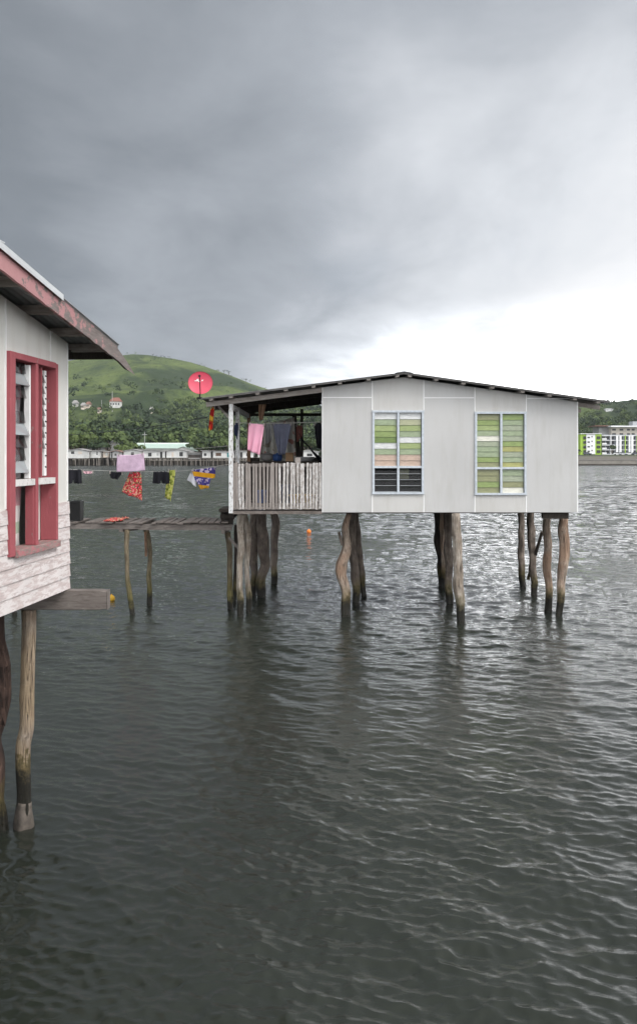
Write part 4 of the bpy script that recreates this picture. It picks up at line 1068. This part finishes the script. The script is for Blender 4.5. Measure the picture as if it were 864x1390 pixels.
# railing with pickets
rl = MB(); ry = FY - .02
rl.box((VX + .05, ry + .03, fz(633.5)), (fx(436.5), ry + .07, fz(629.5))); rl.box((VX + .05, ry + .03, fz(687)), (fx(436.5), ry + .07, fz(683)))
rl.box((VX + .02, FY + .1, fz(633)), (VX + .06, 27.2, fz(629.5))); rl.box((VX + .02, FY + .1, fz(687)), (VX + .06, 27.2, fz(683)))
rail = rl.build('railing', 'grey_timber', gh)
rr = random.Random(21); x = 317.6; k = 0
while x < 435.5:
    w_ = rr.uniform(2.5, 3.7)
    if k in (9, 17): x += 1.2
    X = fx(x); hw = w_ / 2 / 57.7; lean = rr.uniform(-.022, .022); zt = fz(629 + rr.uniform(-1.2, 1.0)); z0 = fz(691.3 + rr.uniform(-1, .8))
    m2 = MB(); m2.prism([(X - hw, z0), (X + hw, z0 + rr.uniform(-.01, .01)), (X + hw + lean, zt), (X + lean, zt + .012), (X - hw + lean, zt)], ry + .005 + rr.uniform(0, .008), ry + .028)
    m2.build('picket', 'picket_white' if (x > 372 and rr.random() < .75) or rr.random() < .3 else 'picket_grey', rail)
    x += w_ + rr.uniform(.9, 1.9); k += 1
for j in range(22):
    y = FY + .2 + j * .24
    MB().box((VX + .0, y, fz(690)), (VX + .018, y + .07, fz(629))).build('picket', 'picket_grey', rail)
mb = MB(); mb.box((VX - .05, ry + .0325, fz(691.5)), (fx(436.8), ry + .0725, fz(687.6))); mb.build('floor_edge', 'pale_timber', gh)
# windows of the grey house
def gwindow(a, b_, yt, yb, ym, xm, strips, lower_clear):
    f = MB(); d0, d1 = FY - .035, FY + .07; s = .05
    A, B, Tp, Bt = fx(a), fx(b_), fz(yt), fz(yb); Zm, Xm = fz(ym), fx(xm)
    f.box((A, d0, Bt + s), (A + s, d1, Tp - s)); f.box((B - s, d0, Bt + s), (B, d1, Tp - s))
    f.box((A - .01, d0, Tp - s), (B + .01, d1, Tp)); f.box((A - .01, d0 - .01, Bt), (B + .01, d1, Bt + s))
    f.box((Xm - s * .52, d0 + .003, Bt + s), (Xm + s * .52, d1, Tp - s))
    f.box((A + s, d0 + .006, Zm - .026), (Xm - s * .52, d1, Zm + .026)); f.box((Xm + s * .52, d0 + .006, Zm - .026), (B - s, d1, Zm + .026))
    wnd = f.build('window', 'window_blue', gh, bevel=.003)
    def blades(x0, x1, z0, z1, mats, clear):
        n = len(mats); h = (z1 - z0) / n
        for i, mt in enumerate(mats):
            zt = z1 - i * h; tl = .018 if not clear else .05
            m2 = MB(); yb_ = FY + .015
            v = [(x0, yb_ + tl, zt + .008), (x1, yb_ + tl, zt + .008), (x1, yb_, zt - h - (.012 if not clear else -.012)), (x0, yb_, zt - h - (.012 if not clear else -.012))]
            v2 = [(p[0], p[1] + .006, p[2]) for p in v]
            m2.add(v + v2, [(0, 3, 2, 1), (4, 5, 6, 7), (0, 1, 5, 4), (1, 2, 6, 5), (2, 3, 7, 6), (3, 0, 4, 7)])
            m2.build('louvre_blade', mt, wnd)
            if clear:
                MB().box((x0, yb_ - .004, zt - h + .004), (x1, yb_ + .004, zt - h + .016)).build('blade_edge', 'iron_grey', wnd)
    L0, L1, R0, R1 = A + s + .002, Xm - s * .52 - .012, Xm + s * .52 + .012, B - s - .014
    U0, U1, D0, D1 = Zm + .028, Tp - s - .004, Bt + s + .004, Zm - .028
    lv = lambda st: ['louvre_' + c for c in st]
    blades(L0, L1, U0, U1, lv(strips[0]), False); blades(R0, R1, U0, U1, lv(strips[1]), False)
    if lower_clear:
        blades(L0, L1, D0, D1, ['clear_glass'] * 4, True); blades(R0, R1, D0, D1, ['clear_glass'] * 4, True)
        MB().box((R0, FY + .09, fz(650)), (fx(555), FY + .10, D1)).build('card', 'louvre_a', wnd)
    else:
        blades(L0, L1, D0, D1, lv(strips[2]), False); blades(R0, R1, D0, D1, lv(strips[3]), False)
    return wnd
gwindow(505, 574.6, 557.2, 671, 634, 540, ['egbcdegff', 'eabgebgff'], True)
gwindow(643.8, 713.6, 559, 672, 635.5, 679.5, ['jcbgikggcj', 'cgkgkchkgh', 'jjcj', 'gkji'], False)
# piles of the grey house
piles = [
 ('pile_dark', [(321, 712, 6), (320.5, 760, 6), (319, 818, 6)]),
 ('pile_pale', [(327, 697, 10), (326.5, 740, 9), (325, 790, 8.5), (328, 837, 9)]),
 ('pile_pale', [(331, 697, 8), (336.5, 735, 7.5), (334.5, 775, 7), (337.5, 800, 8), (338.5, 832, 8)]),
 ('pile_brown', [(346, 695, 12), (344, 740, 11.5), (345.5, 780, 10), (343.5, 809, 8)]),
 ('pile_brown', [(355, 697, 12), (357, 740, 13), (359, 765, 13), (355.5, 785, 11), (355.5, 811, 11)]),
 ('pile_brown', [(371, 695, 9.5), (373.5, 715, 10), (372, 750, 9), (371.5, 795, 8)]),
 ('pile_tan', [(474, 695, 7), (469, 715, 10), (470, 745, 12), (463, 765, 14), (462, 778, 13.5), (467, 800, 13), (469, 837, 12)]),
 ('pile_brown', [(479, 695, 9), (478, 740, 10), (482, 785, 10), (484, 820, 10)]),
 ('pile_brown', [(483, 695, 7), (487, 740, 8.5), (490, 775, 8), (494, 809, 7)]),
 ('pile_dark', [(594, 695, 10), (595, 730, 10), (597, 760, 9), (598, 798, 8)]),
 ('pile_tan', [(600.5, 695, 7), (601, 740, 7), (603, 800, 6.5)]),
 ('pile_brown', [(607.5, 695, 10), (607.5, 740, 11), (609, 780, 10), (609.5, 822, 10)]),
 ('pile_pale', [(618.5, 697, 11), (620, 740, 12), (621, 790, 12), (625, 830, 10), (625, 846, 10)]),
 ('pile_brown', [(706, 695, 8.5), (707, 740, 8), (709, 798, 8)]),
 ('pile_brown', [(719.5, 695, 8.5), (721, 740, 9), (723, 780, 8.5), (724.5, 809, 9)]),
 ('pile_tan', [(741.5, 698, 10.5), (742, 725, 9), (741, 755, 10), (743.5, 790, 9.5), (745, 831, 10)]),
 ('pile_tan', [(764, 703, 12), (765, 735, 13), (765.5, 755, 14), (761, 785, 11), (758.5, 835, 10)]),
]
for i, (mt, pts) in enumerate(piles):
    pxpile('pile', pts, mt, gh, seed=30 + i, knots=4, amp=.24, sides=20)
mb = MB(); mb.beam(P(735, 722, 25.5), P(716, 786, 26.3), .07, .07, Vector((0, 1, 0))); mb.build('pile_brace', 'pile_dark', gh)
mb = MB(); mb.beam(P(459.5, 722, 22.6), P(464, 740, 22.6), .07, .06, Vector((0, 1, 0))); mb.build('branch_stub', 'pile_brown', gh)

# ------------------------------------------------------------------ jetty
jt = empty('jetty', (PX(200, 23.4), 23.4, 0), 'rickety plank walkway on thin crooked posts leading to the verandah', 'jetty')
DZ = PZ(709, 22.75)
xa, xb = PX(-260, 22.75), PX(309, 22.75)
rr = random.Random(4); x = xa; mb = MB()
while x < xb:
    w_ = rr.uniform(.10, .17); dz = rr.uniform(-.012, .018); sk = rr.uniform(-.05, .05)
    y0_, y1_ = 22.72 + rr.uniform(-.1, .06), 24.32 + rr.uniform(-.1, .1)
    if rr.random() > .06:
        mb.add([(x, y0_, DZ + dz), (x + w_, y0_, DZ + dz), (x + w_ + sk, y1_, DZ + dz), (x + sk, y1_, DZ + dz), (x, y0_, DZ - .03 + dz), (x + w_, y0_, DZ - .03 + dz), (x + w_ + sk, y1_, DZ - .03 + dz), (x + sk, y1_, DZ - .03 + dz)],
               [(0, 1, 2, 3), (7, 6, 5, 4), (0, 4, 5, 1), (1, 5, 6, 2), (2, 6, 7, 3), (3, 7, 4, 0)])
    x += w_ + rr.uniform(.01, .04)
mb.build('deck_planks', 'deck_timber', jt)
mb = MB(); mb.beam((xa, 22.83, DZ - .10), (PX(190, 22.8), 22.83, DZ - .105), .07, .13); mb.beam((PX(188, 22.8), 22.83, DZ - .12), (xb + .1, 22.83, DZ - .13), .06, .14); mb.beam((xa, 24.2, DZ - .10), (xb, 24.2, DZ - .12), .07, .13)
mb.build('side_beam', 'grey_timber', jt)
mb = MB(); mb.beam((PX(165, 22.9), 22.8, DZ - .2), (PX(203, 24.3), 24.35, DZ - .22), .09, .09); mb.beam((PX(306, 23.4), 22.8, DZ - .24), (PX(311, 24), 24.3, DZ - .24), .09, .09); mb.build('crossbeam', 'grey_timber', jt)
for mt, pts in (('pile_mossy', [(172.5, 719, 7), (172, 745, 6), (172.5, 780, 6), (176, 805, 7), (180, 835, 7)]), ('pile_mossy', [(198.5, 718, 8), (203, 740, 6), (202.5, 780, 6), (204, 822, 8)]), ('pile_mossy', [(308.5, 722, 8), (311.5, 750, 7), (312, 790, 7.5), (313, 829, 8)]),
                ('pile_mossy', [(20, 719, 7), (22, 780, 6), (20, 834, 7)]), ('pile_mossy', [(-120, 719, 7), (-118, 780, 6), (-120, 834, 7)]), ('pile_mossy', [(50, 718, 7), (48, 780, 6), (50, 822, 7)])):
    pxpile('post', pts, mt, jt, seed=int(pts[0][0]) + 300, amp=.15, knots=2, sides=12)
mb = MB(); mb.beam(P(197.5, 722, 23.9), P(198.5, 755, 23.9), .05, .09, Vector((0, 1, 0))); mb.build('hanging_plank', 'brown_ply', jt)
mb = MB(); mb.beam(P(311, 730, 23.0), P(327, 748, 22.9), .06, .07, Vector((0, 1, 0))); mb.build('brace', 'grey_timber', jt)
mb = MB()
mb.box((PX(297, 22.7), 22.7, PZ(695, 22.7)), (PX(324, 22.7), 23.9, PZ(691, 22.7))); mb.box((PX(299, 22.9), 22.85, PZ(703, 22.9)), (PX(318, 22.9), 23.7, PZ(698, 22.9)))
mb.box((PX(300, 22.9), 22.9, PZ(712, 22.9)), (PX(304, 22.9), 23.0, PZ(694, 22.9))); mb.box((PX(311, 22.9), 22.9, PZ(712, 22.9)), (PX(316, 22.9), 23.0, PZ(694, 22.9))); mb.box((PX(300, 23.6), 23.5, PZ(712, 23.5)), (PX(316, 23.6), 23.6, PZ(694, 23.5)))
mb.build('landing', 'dark_timber', jt)

# ------------------------------------------------------------------ cloths and lines
def cloth(name, quad, Y, mat, label, cat, group=None, fold=.04, nf=3, nx=22, ny=16, ragged=.0, seed=0, outline=None, sag=0):
    """quad: px corners (tl, tr, br, bl); folds push the cloth out in depth"""
    tl, tr, br, bl = [P(a, b_, Y) for a, b_ in quad]; rr = random.Random(seed); ph = rr.uniform(0, 6)
    mb = MB()
    for j in range(ny + 1):
        v = j / ny
        for i in range(nx + 1):
            u = i / nx
            p = tl.lerp(tr, u).lerp(bl.lerp(br, u), v)
            if outline: 
                l, r_ = outline(v); p = tl.lerp(tr, l + (r_ - l) * u).lerp(bl.lerp(br, l + (r_ - l) * u), v)
            d = fold * (.35 + .65 * v) * (math.sin(u * nf * 2 * math.pi + ph + v * .9) + .4 * math.sin(u * nf * 4.7 + v * 3 + ph * 2))
            p = p + Vector((.3 * d, d, ragged * rr.uniform(-1, 1) * (1 if j in (0, ny) else .0) - sag * math.sin(u * math.pi) * (1 - v * .5)))
            mb.v.append(tuple(p))
    for j in range(ny):
        for i in range(nx):
            a = j * (nx + 1) + i; mb.f.append((a, a + nx + 1, a + nx + 2, a + 1)); mb.m.append(0)
    o = mb.build(name, mat, smooth=True, org=tuple((tl + tr) / 2)); tag(o, label, cat, group)
    s = o.modifiers.new('s', 'SOLIDIFY'); s.thickness = .006
    if cat not in ('curtain', 'hammock', 'rag') and quad[1][0] - quad[0][0] > 4:
        o['_o'] = tuple(o.location)
        for u in (.06, .94):
            p = tl.lerp(tr, u); MB().box((p.x - .012, p.y - .02, p.z - .05), (p.x + .012, p.y + .02, p.z + .035)).build('clothes_peg', 'pale_timber', o)
    return o
LG = 'washing drying above the jetty'
CY = 23.2
def legs(mb_label, x0, x1, y0, y1, mat, label, seed):
    # shorts: two legs joined at the waist, built as one continuous outline
    mb = MB(); nx = 20; ny = 12
    mid = (x0 + x1) / 2; rr = random.Random(seed); idx = {}
    for j in range(ny + 1):
        v = j / ny
        for i in range(nx + 1):
            u = i / nx; x = x0 + (x1 - x0) * u
            x += (u - .5) * v * 2.0
            notch = .0
            y = y0 + (y1 - y0) * v * (1 - .02 * rr.random()) + (rr.uniform(-.4, .4) if j in (0, ny) else 0)
            if abs(u - .5) < .03 and v > .6: y = y0 + (y1 - y0) * .6 + (y - y0 - (y1 - y0) * .6) * .15
            d = .05 * math.sin(u * 4 * math.pi) * (.3 + v)
            mb.v.append(tuple(P(x, y, CY) + Vector((0, d, 0))))
    for j in range(ny):
        for i in range(nx):
            a = j * (nx + 1) + i; mb.f.append((a, a + nx + 1, a + nx + 2, a + 1)); mb.m.append(0)
    o = mb.build('shorts', mat, smooth=True, org=tuple(P(mid, y0, CY))); tag(o, label, 'shorts', LG); o.modifiers.new('s', 'SOLIDIFY').thickness = .01
legs('', 89, 110.5, 637.5, 656.5, 'black_cloth', 'black shorts hanging nearest the pink framed house', 1)
legs('', 208.5, 229.5, 640.3, 656.5, 'black_cloth', 'black shorts hanging left of the yellow green patterned cloth', 2)
cloth('underwear', [(112, 639.5), (127, 640), (124, 643), (116, 643)], CY, 'faded_pink_cloth', 'small faded pink garment hanging right of the black shorts', 'garment', LG, .02, 2)
cloth('underwear', [(148.5, 640.5), (167, 641.5), (160, 651), (151, 649)], CY, 'black_cloth', 'black briefs hanging left of the red floral dress', 'briefs', LG, .02, 2, ragged=.01)
cloth('towel', [(159.5, 617), (195.5, 615.2), (197.5, 638.5), (158.5, 640.5)], CY - .25, 'lilac_cloth', 'lilac towel hanging above the red floral dress', 'towel', LG, .025, 1, sag=.03)
cloth('dress', [(177, 641), (192, 641), (193.5, 679.5), (165.5, 668)], CY, 'red_floral', 'red floral dress hanging below the lilac towel', 'dress', LG, .04, 2, ragged=.012)
cloth('scarf', [(228.5, 638.5), (239, 638.5), (232, 680.5), (224, 675)], CY, 'green_floral', 'yellow green patterned narrow cloth hanging beside black shorts', 'cloth', LG, .03, 2, ragged=.012)
cloth('shirt', [(259.5, 641), (265, 640.5), (267, 661), (254, 652)], CY + .05, 'white_cloth', 'white top hanging behind the blue and orange patterned shirt', 'shirt', LG, .03, 1)
cloth('shirt', [(260.5, 638), (293, 634.5), (291, 662), (270, 664)], CY - .03, 'batik_bands', 'blue and orange patterned shirt hanging nearest the verandah post', 'shirt', LG, .035, 2, outline=lambda v: (0, 1) if v < .55 else (.04 + (v - .55) * .15, 1 - (.22 + (v - .55) * .3)), ragged=.01)
def line(pts, r, label, name='clothesline', mat='rope'):
    mb = MB(); mb.tube(pts, [r] * len(pts), 5, .4); o = mb.build(name, mat, org=tuple(pts[0])); tag(o, label, 'line' if name == 'clothesline' else 'cable'); return o
line([P(60, 636, CY), P(100, 637.5, CY), P(200, 640.3, CY), P(250, 639, CY), P(313, 630, 22)], .006, 'lower clothesline carrying shorts, dress and shirts')
line([P(60, 611, CY - .25), P(160, 616.5, CY - .25), P(196, 615, CY - .25), P(313, 605, 22)], .004, 'upper clothesline carrying only the lilac towel')
o = MB().box((PX(59, CY), CY - .3, DZ), (PX(62, CY), CY - .2, PZ(606, CY))).build('clothesline_post', 'pale_timber', org=(PX(60, CY), CY, DZ)); tag(o, 'wooden clothesline post on the walkway behind the pink framed house', 'post')
line([P(-60, 598, 60), P(100, 590, 45), P(200, 580, 32), P(282, 566, 22.5)], .012, 'thin black cable sagging across the bay to the verandah roof', 'power_cable', 'black_plastic')
# red cloth and black crate lying on the jetty
mb = MB(); nx, ny = 24, 12
for j in range(ny + 1):
    for i in range(nx + 1):
        u, v = i / nx, j / ny
        mb.v.append((PX(143, 23) + (PX(166, 23) - PX(143, 23)) * u + .04 * math.sin(v * 9), 22.75 + 1.0 * v + .06 * math.sin(u * 8), DZ + .03 + .035 * abs(mn.noise(Vector((u * 7, v * 5, 1))) * 2)))
for j in range(ny):
    for i in range(nx): a = j * (nx + 1) + i; mb.f.append((a, a + 1, a + nx + 2, a + nx + 1)); mb.m.append(0)
o = mb.build('blanket', 'red_floral', smooth=True, org=(PX(155, 23), 23.2, DZ)); tag(o, 'crumpled red patterned cloth spread out on the walkway planks', 'cloth'); o.modifiers.new('s', 'SOLIDIFY').thickness = .015
ct = empty('crate', (PX(103, 23.2), 23.2, DZ), 'black plastic crate standing on the walkway beside the near house', 'crate')
x0, x1 = PX(97, 23.2), PX(111.5, 23.2); z0, z1 = DZ + .02, PZ(682, 23.2)
mb = MB(); mb.box((x0, 23.0, z0), (x1, 23.35, z0 + .03)); mb.build('base', 'black_plastic', ct)
mb = MB()
for s in range(9):
    xx = x0 + (x1 - x0 - .02) * s / 8
    mb.box((xx, 23.0, z0 + .031), (xx + .022, 23.02, z1)); mb.box((xx, 23.33, z0 + .031), (xx + .022, 23.35, z1))
mb.box((x0, 23.03, z0 + .031), (x0 + .02, 23.32, z1)); mb.box((x1 - .02, 23.03, z0 + .031), (x1, 23.32, z1)); mb.box((x0 + .02, 23.021, z0 + .03), (x1 - .02, 23.03, z1))
mb.build('side_slats', 'black_plastic', ct)
mb = MB(); mb.box((x0 - .01, 22.985, z1), (x1 + .01, 23.01, z1 + .04)); mb.box((x0 - .01, 23.34, z1), (x1 + .01, 23.365, z1 + .04)); mb.box((x0 - .01, 23.01, z1), (x0 + .02, 23.34, z1 + .04)); mb.box((x1 - .02, 23.01, z1), (x1 + .01, 23.34, z1 + .04)); mb.build('rim', 'black_plastic', ct)

# verandah washing and clutter
VG = 'washing drying on the verandah'
cloth('towel', [(338, 574.5), (359, 576.5), (352.5, 618), (336, 611)], 22.3, 'pink_cloth', 'bright pink towel hanging on the verandah', 'towel', VG, .03, 2)
cloth('towel', [(370, 575), (396, 575.5), (387, 617), (378, 617)], 23.2, 'slate_cloth', 'slate blue towel hanging in the middle of the verandah', 'towel', VG, .04, 2)
cloth('cloth', [(318.5, 574), (324, 574), (323, 597), (318, 590)], 22.6, 'navy_cloth', 'small navy cloth hanging between the two left verandah posts', 'cloth', VG, .03, 1)
cloth('trousers', [(426.5, 575), (436.3, 573), (436.3, 609), (430, 608)], 23.0, 'black_cloth', 'black trousers hanging by the grey wall on the verandah', 'trousers', VG, .03, 2)
cloth('ribbon_cloth', [(286.5, 552), (291.5, 552), (288.5, 583), (283.5, 585)], 22.1, 'red_yellow_strip', 'red and yellow cloth strip hanging from the verandah roof corner', 'cloth', None, .03, 2)
cloth('rag', [(351, 549), (361, 549), (357, 570), (352, 571)], 22.8, 'brown_ply', 'brown rag hanging from the verandah ceiling left of the slate towel', 'rag', None, .03, 2)
line([P(317, 573, 22.3), P(345, 575, 22.3), P(437, 573, 22.35)], .004, 'verandah line holding the pink towel')
line([P(318, 574, 23.2), P(385, 575.2, 23.2), P(437, 572, 23.0)], .004, 'verandah line holding the slate blue towel')
cloth('floral_curtain', [(353, 577), (399.5, 566.5), (403, 632), (353, 632)], 25.2, 'pale_floral', 'pale floral curtain closing off the back of the verandah', 'curtain', None, .05, 5, nx=50)
cloth('hammock', [(404, 586), (411, 600), (437, 622), (437, 632)], 24.6, 'black_cloth', 'black hammock slung low at the right end of the verandah', 'hammock', None, .05, 1)
cloth('shirt', [(402, 577), (411, 578), (410, 592), (403, 600)], 25.0, 'red_brown_cloth', 'faded red brown shirt hanging beside the leaning post on the verandah', 'shirt', VG, .03, 2)
cloth('shirt', [(360.5, 574), (369, 574.5), (369, 598), (361, 603)], 24.2, 'grey_cloth', 'pale grey shirt hanging between the pink and slate towels', 'shirt', VG, .03, 2)
line([P(352, 570, 25.3), P(400, 578, 25.05), P(437, 576, 24.9)], .004, 'verandah line at the back holding the red brown shirt')
tb = empty('table', (PX(375, 23.9), 23.9, zb), 'dark wooden table behind the picket railing', 'table')
tz = fz(627); tx0, tx1 = PX(342, 23.9), PX(436, 23.9) - .1
MB().box((tx0, 23.6, tz - .05), (tx1, 24.3, tz)).build('tabletop', 'dark_timber', tb)
for a in (tx0 + .05, tx1 - .11):
    for y in (23.63, 24.2): MB().box((a, y, zb + .03), (a + .06, y + .06, tz - .051)).build('leg', 'dark_timber', tb)
def lathe(mb, c, prof, n=18):
    c = Vector(c); vs = []
    for (r, z) in prof:
        for k in range(n): a = 2 * math.pi * k / n; vs.append(c + Vector((r * math.cos(a), r * math.sin(a), z)))
    fs = [(i * n + k, i * n + (k + 1) % n, (i + 1) * n + (k + 1) % n, (i + 1) * n + k) for i in range(len(prof) - 1) for k in range(n)]
    fs += [tuple(range(n - 1, -1, -1)), tuple((len(prof) - 1) * n + k for k in range(n))]
    return mb.add(vs, fs)
def thing1(name, prof, px, Y, z, mat, label, cat, group=None):
    mb = MB(); lathe(mb, (PX(px, Y), Y, z), prof); o = mb.build(name, mat, smooth=True, org=(PX(px, Y), Y, z)); return tag(o, label, cat, group)
pot = [(.10, 0), (.15, .03), (.17, .12), (.16, .17), (.18, .18), (.17, .185), (.04, .21), (.03, .24), (.0301, .241)]
thing1('cooking_pot', pot, 363, 23.9, tz, 'iron_dark', 'dark cooking pot at the left end of the verandah table', 'pot')
thing1('cooking_pot', [(r * .8, z * .9) for r, z in pot], 376, 23.9, tz, 'blue_plastic', 'blue lidded pot below the slate towel on the verandah table', 'pot')
mb = MB(); mb.box((PX(388, 24), 23.75, tz), (PX(398, 24), 24.1, tz + .22)); mb.box((PX(388, 24) - .03, 23.66, tz + .205), (PX(398, 24) + .02, 23.748, tz + .215), ); mb.box((PX(392.5, 24), 23.747, tz + .02), (PX(393.5, 24), 23.749, tz + .21))
o = mb.build('cardboard_box', 'cardboard', org=(PX(393, 24), 23.9, tz)); tag(o, 'brown cardboard box on the verandah table right of the blue pot', 'box')
thing1('basin', [(.16, 0), (.2, .02), (.25, .10), (.26, .11), (.24, .112)], 414, 23.95, tz, 'grey_cloth', 'pale grey washing basin at the right end of the verandah table', 'basin')
bk_ = [(.12, 0), (.14, .01), (.165, .28), (.175, .285), (.175, .30), (.155, .302)]
thing1('bucket', [(r * 1.3, z * 1.2) for r, z in bk_], 401, 22.6, zb + .03, 'yellow_plastic', 'yellow bucket behind the pickets, left of the yellow pair', 'bucket', 'yellow buckets')
thing1('bucket', [(r * 1.3, z * 1.2) for r, z in bk_], 419, 22.6, zb + .03, 'yellow_plastic', 'yellow bucket behind the pickets, nearest the grey wall', 'bucket', 'yellow buckets')
thing1('water_drum', [(.15, 0), (.17, .02), (.17, .25), (.175, .27), (.17, .29), (.17, .55), (.15, .6), (.05, .61)], 389.5, 22.6, zb + .03, 'navy_cloth', 'dark blue water drum behind the pickets left of the yellow buckets', 'drum')
mb = MB(); mb.box((PX(350, 22.5), 22.4, zb + .03), (PX(360, 22.5), 22.75, zb + .5)); 
for k in range(4): mb.box((PX(350, 22.5) - .01, 22.39, zb + .08 + k * .12), (PX(360, 22.5) + .01, 22.76, zb + .12 + k * .12))
o = mb.build('storage_box', 'blue_plastic', org=(PX(355, 22.5), 22.55, zb + .03)); tag(o, 'ribbed blue storage box behind the grey pickets at the middle of the railing', 'box')
mb = MB(); mb.beam(P(404, 621, 22.2), P(404.5, 660, 22.2), .13, .02, Vector((0, 1, 0))); o = mb.build('plank', 'pale_timber', org=tuple(P(404, 660, 22.2))); tag(o, 'short pale board standing upright above the picket rail', 'board')

# satellite dish
dc = P(272, 519.5, 21.75)
ds = empty('satellite_dish', tuple(P(271, 540, 21.9)), 'red satellite dish with white emblem on the left corner of the verandah roof', 'satellite dish')
nrm = Vector((.06, -1, .10)).normalized(); ux = Vector((1, .06, 0)).normalized(); uy = nrm.cross(ux).normalized() * -1
if uy.z < 0: uy = -uy
mb = MB(); rings = 12; n = 48; rw, rh = .285, .265
for back in (0, 1):
    for i in range(rings + 1):
        q = i / rings
        for k in range(n):
            a = 2 * math.pi * k / n
            p = dc + ux * rw * q * math.cos(a) + uy * rh * q * math.sin(a) - nrm * (.055 * (1 - q * q)) - nrm * (.008 * back)
            mb.v.append(tuple(p))
N0 = (rings + 1) * n
for back in (0, 1):
    for i in range(rings):
        for k in range(n):
            f = (back * N0 + i * n + k, back * N0 + i * n + (k + 1) % n, back * N0 + (i + 1) * n + (k + 1) % n, back * N0 + (i + 1) * n + k)
            mb.f.append(f if back else f[::-1]); mb.m.append(0)
for k in range(n): mb.f.append((rings * n + k, rings * n + (k + 1) % n, N0 + rings * n + (k + 1) % n, N0 + rings * n + k)); mb.m.append(0)
dish = mb.build('dish', 'red_plastic', ds, smooth=True)
def em(u, v, d=-.044): return dc + ux * u + uy * v + nrm * (d + .055 * (u * u / rw / rw + v * v / rh / rh))
mb = MB()
for poly in ([(-.15, .055), (-.06, .07), (-.02, .045), (.01, .03), (-.03, .02), (-.06, .045), (-.13, .04)], [(-.10, .085), (-.05, .10), (-.04, .075), (-.08, .07)], [(.02, .07), (.07, .085), (.05, .045), (.02, .05)]):
    v = [em(a, b_, -.046) for a, b_ in poly] + [em(a, b_, -.049) for a, b_ in poly]; m_ = len(poly)
    mb.add(v, [tuple(range(m_)), tuple(range(2 * m_ - 1, m_ - 1, -1))] + [(i, i + m_, (i + 1) % m_ + m_, (i + 1) % m_) for i in range(m_)])
mb.build('emblem', 'white_mark', dish)
mb = MB(); lnb = dc + nrm * .30 + uy * .10
mb.tube([dc - uy * rh - nrm * .01, dc - uy * rh * .3 + nrm * .16, lnb], [.011, .011, .011], 8, .1); mb.build('arm', 'black_plastic', ds)
mb = MB(); mb.tube([lnb - nrm * -.03, lnb - nrm * .05], [.03, .024], 12, .05); mb.build('receiver', 'black_plastic', ds)
mb = MB(); mb.tube([P(271, 541, 21.9), P(271.5, 530, 21.92), dc - nrm * .08], [.018, .018, .02], 8, .1); mb.box(tuple(P(267, 541.5, 21.85)), tuple(P(275, 539.5, 21.95))); mb.build('mount', 'black_plastic', ds)

# floats on the water
def ball(name, px, py, r, mat, label):
    Y = EYE * F / (py - HY); c = Vector((PX(px, Y), Y, r * .45)); mb = MB()
    prof = [(max(.001, r * math.sin(math.pi * i / 10)), -r * math.cos(math.pi * i / 10)) for i in range(11)]
    lathe(mb, c, prof, 16); mb.tube([c + Vector((0, 0, r * .9)), c + Vector((0, 0, r * 1.25))], [r * .25, r * .2], 8, .05)
    o = mb.build(name, mat, smooth=True, org=tuple(c)); tag(o, label, 'float')
ball('mooring_float', 151.5, 814.5, .095, 'yellow_plastic', 'yellow float on the water just past the end of the grey floor beam')
ball('mooring_float', 419, 723, .11, 'orange_plastic', 'small orange float on open water right of the verandah piles')
mb = MB(); mb.tube([P(637, 696, 26.5), P(641, 697, 26), P(648, 700, 25)], [.02, .015, .01], 6, .1)

for o in bpy.data.objects:
    if '_o' in o: del o['_o']
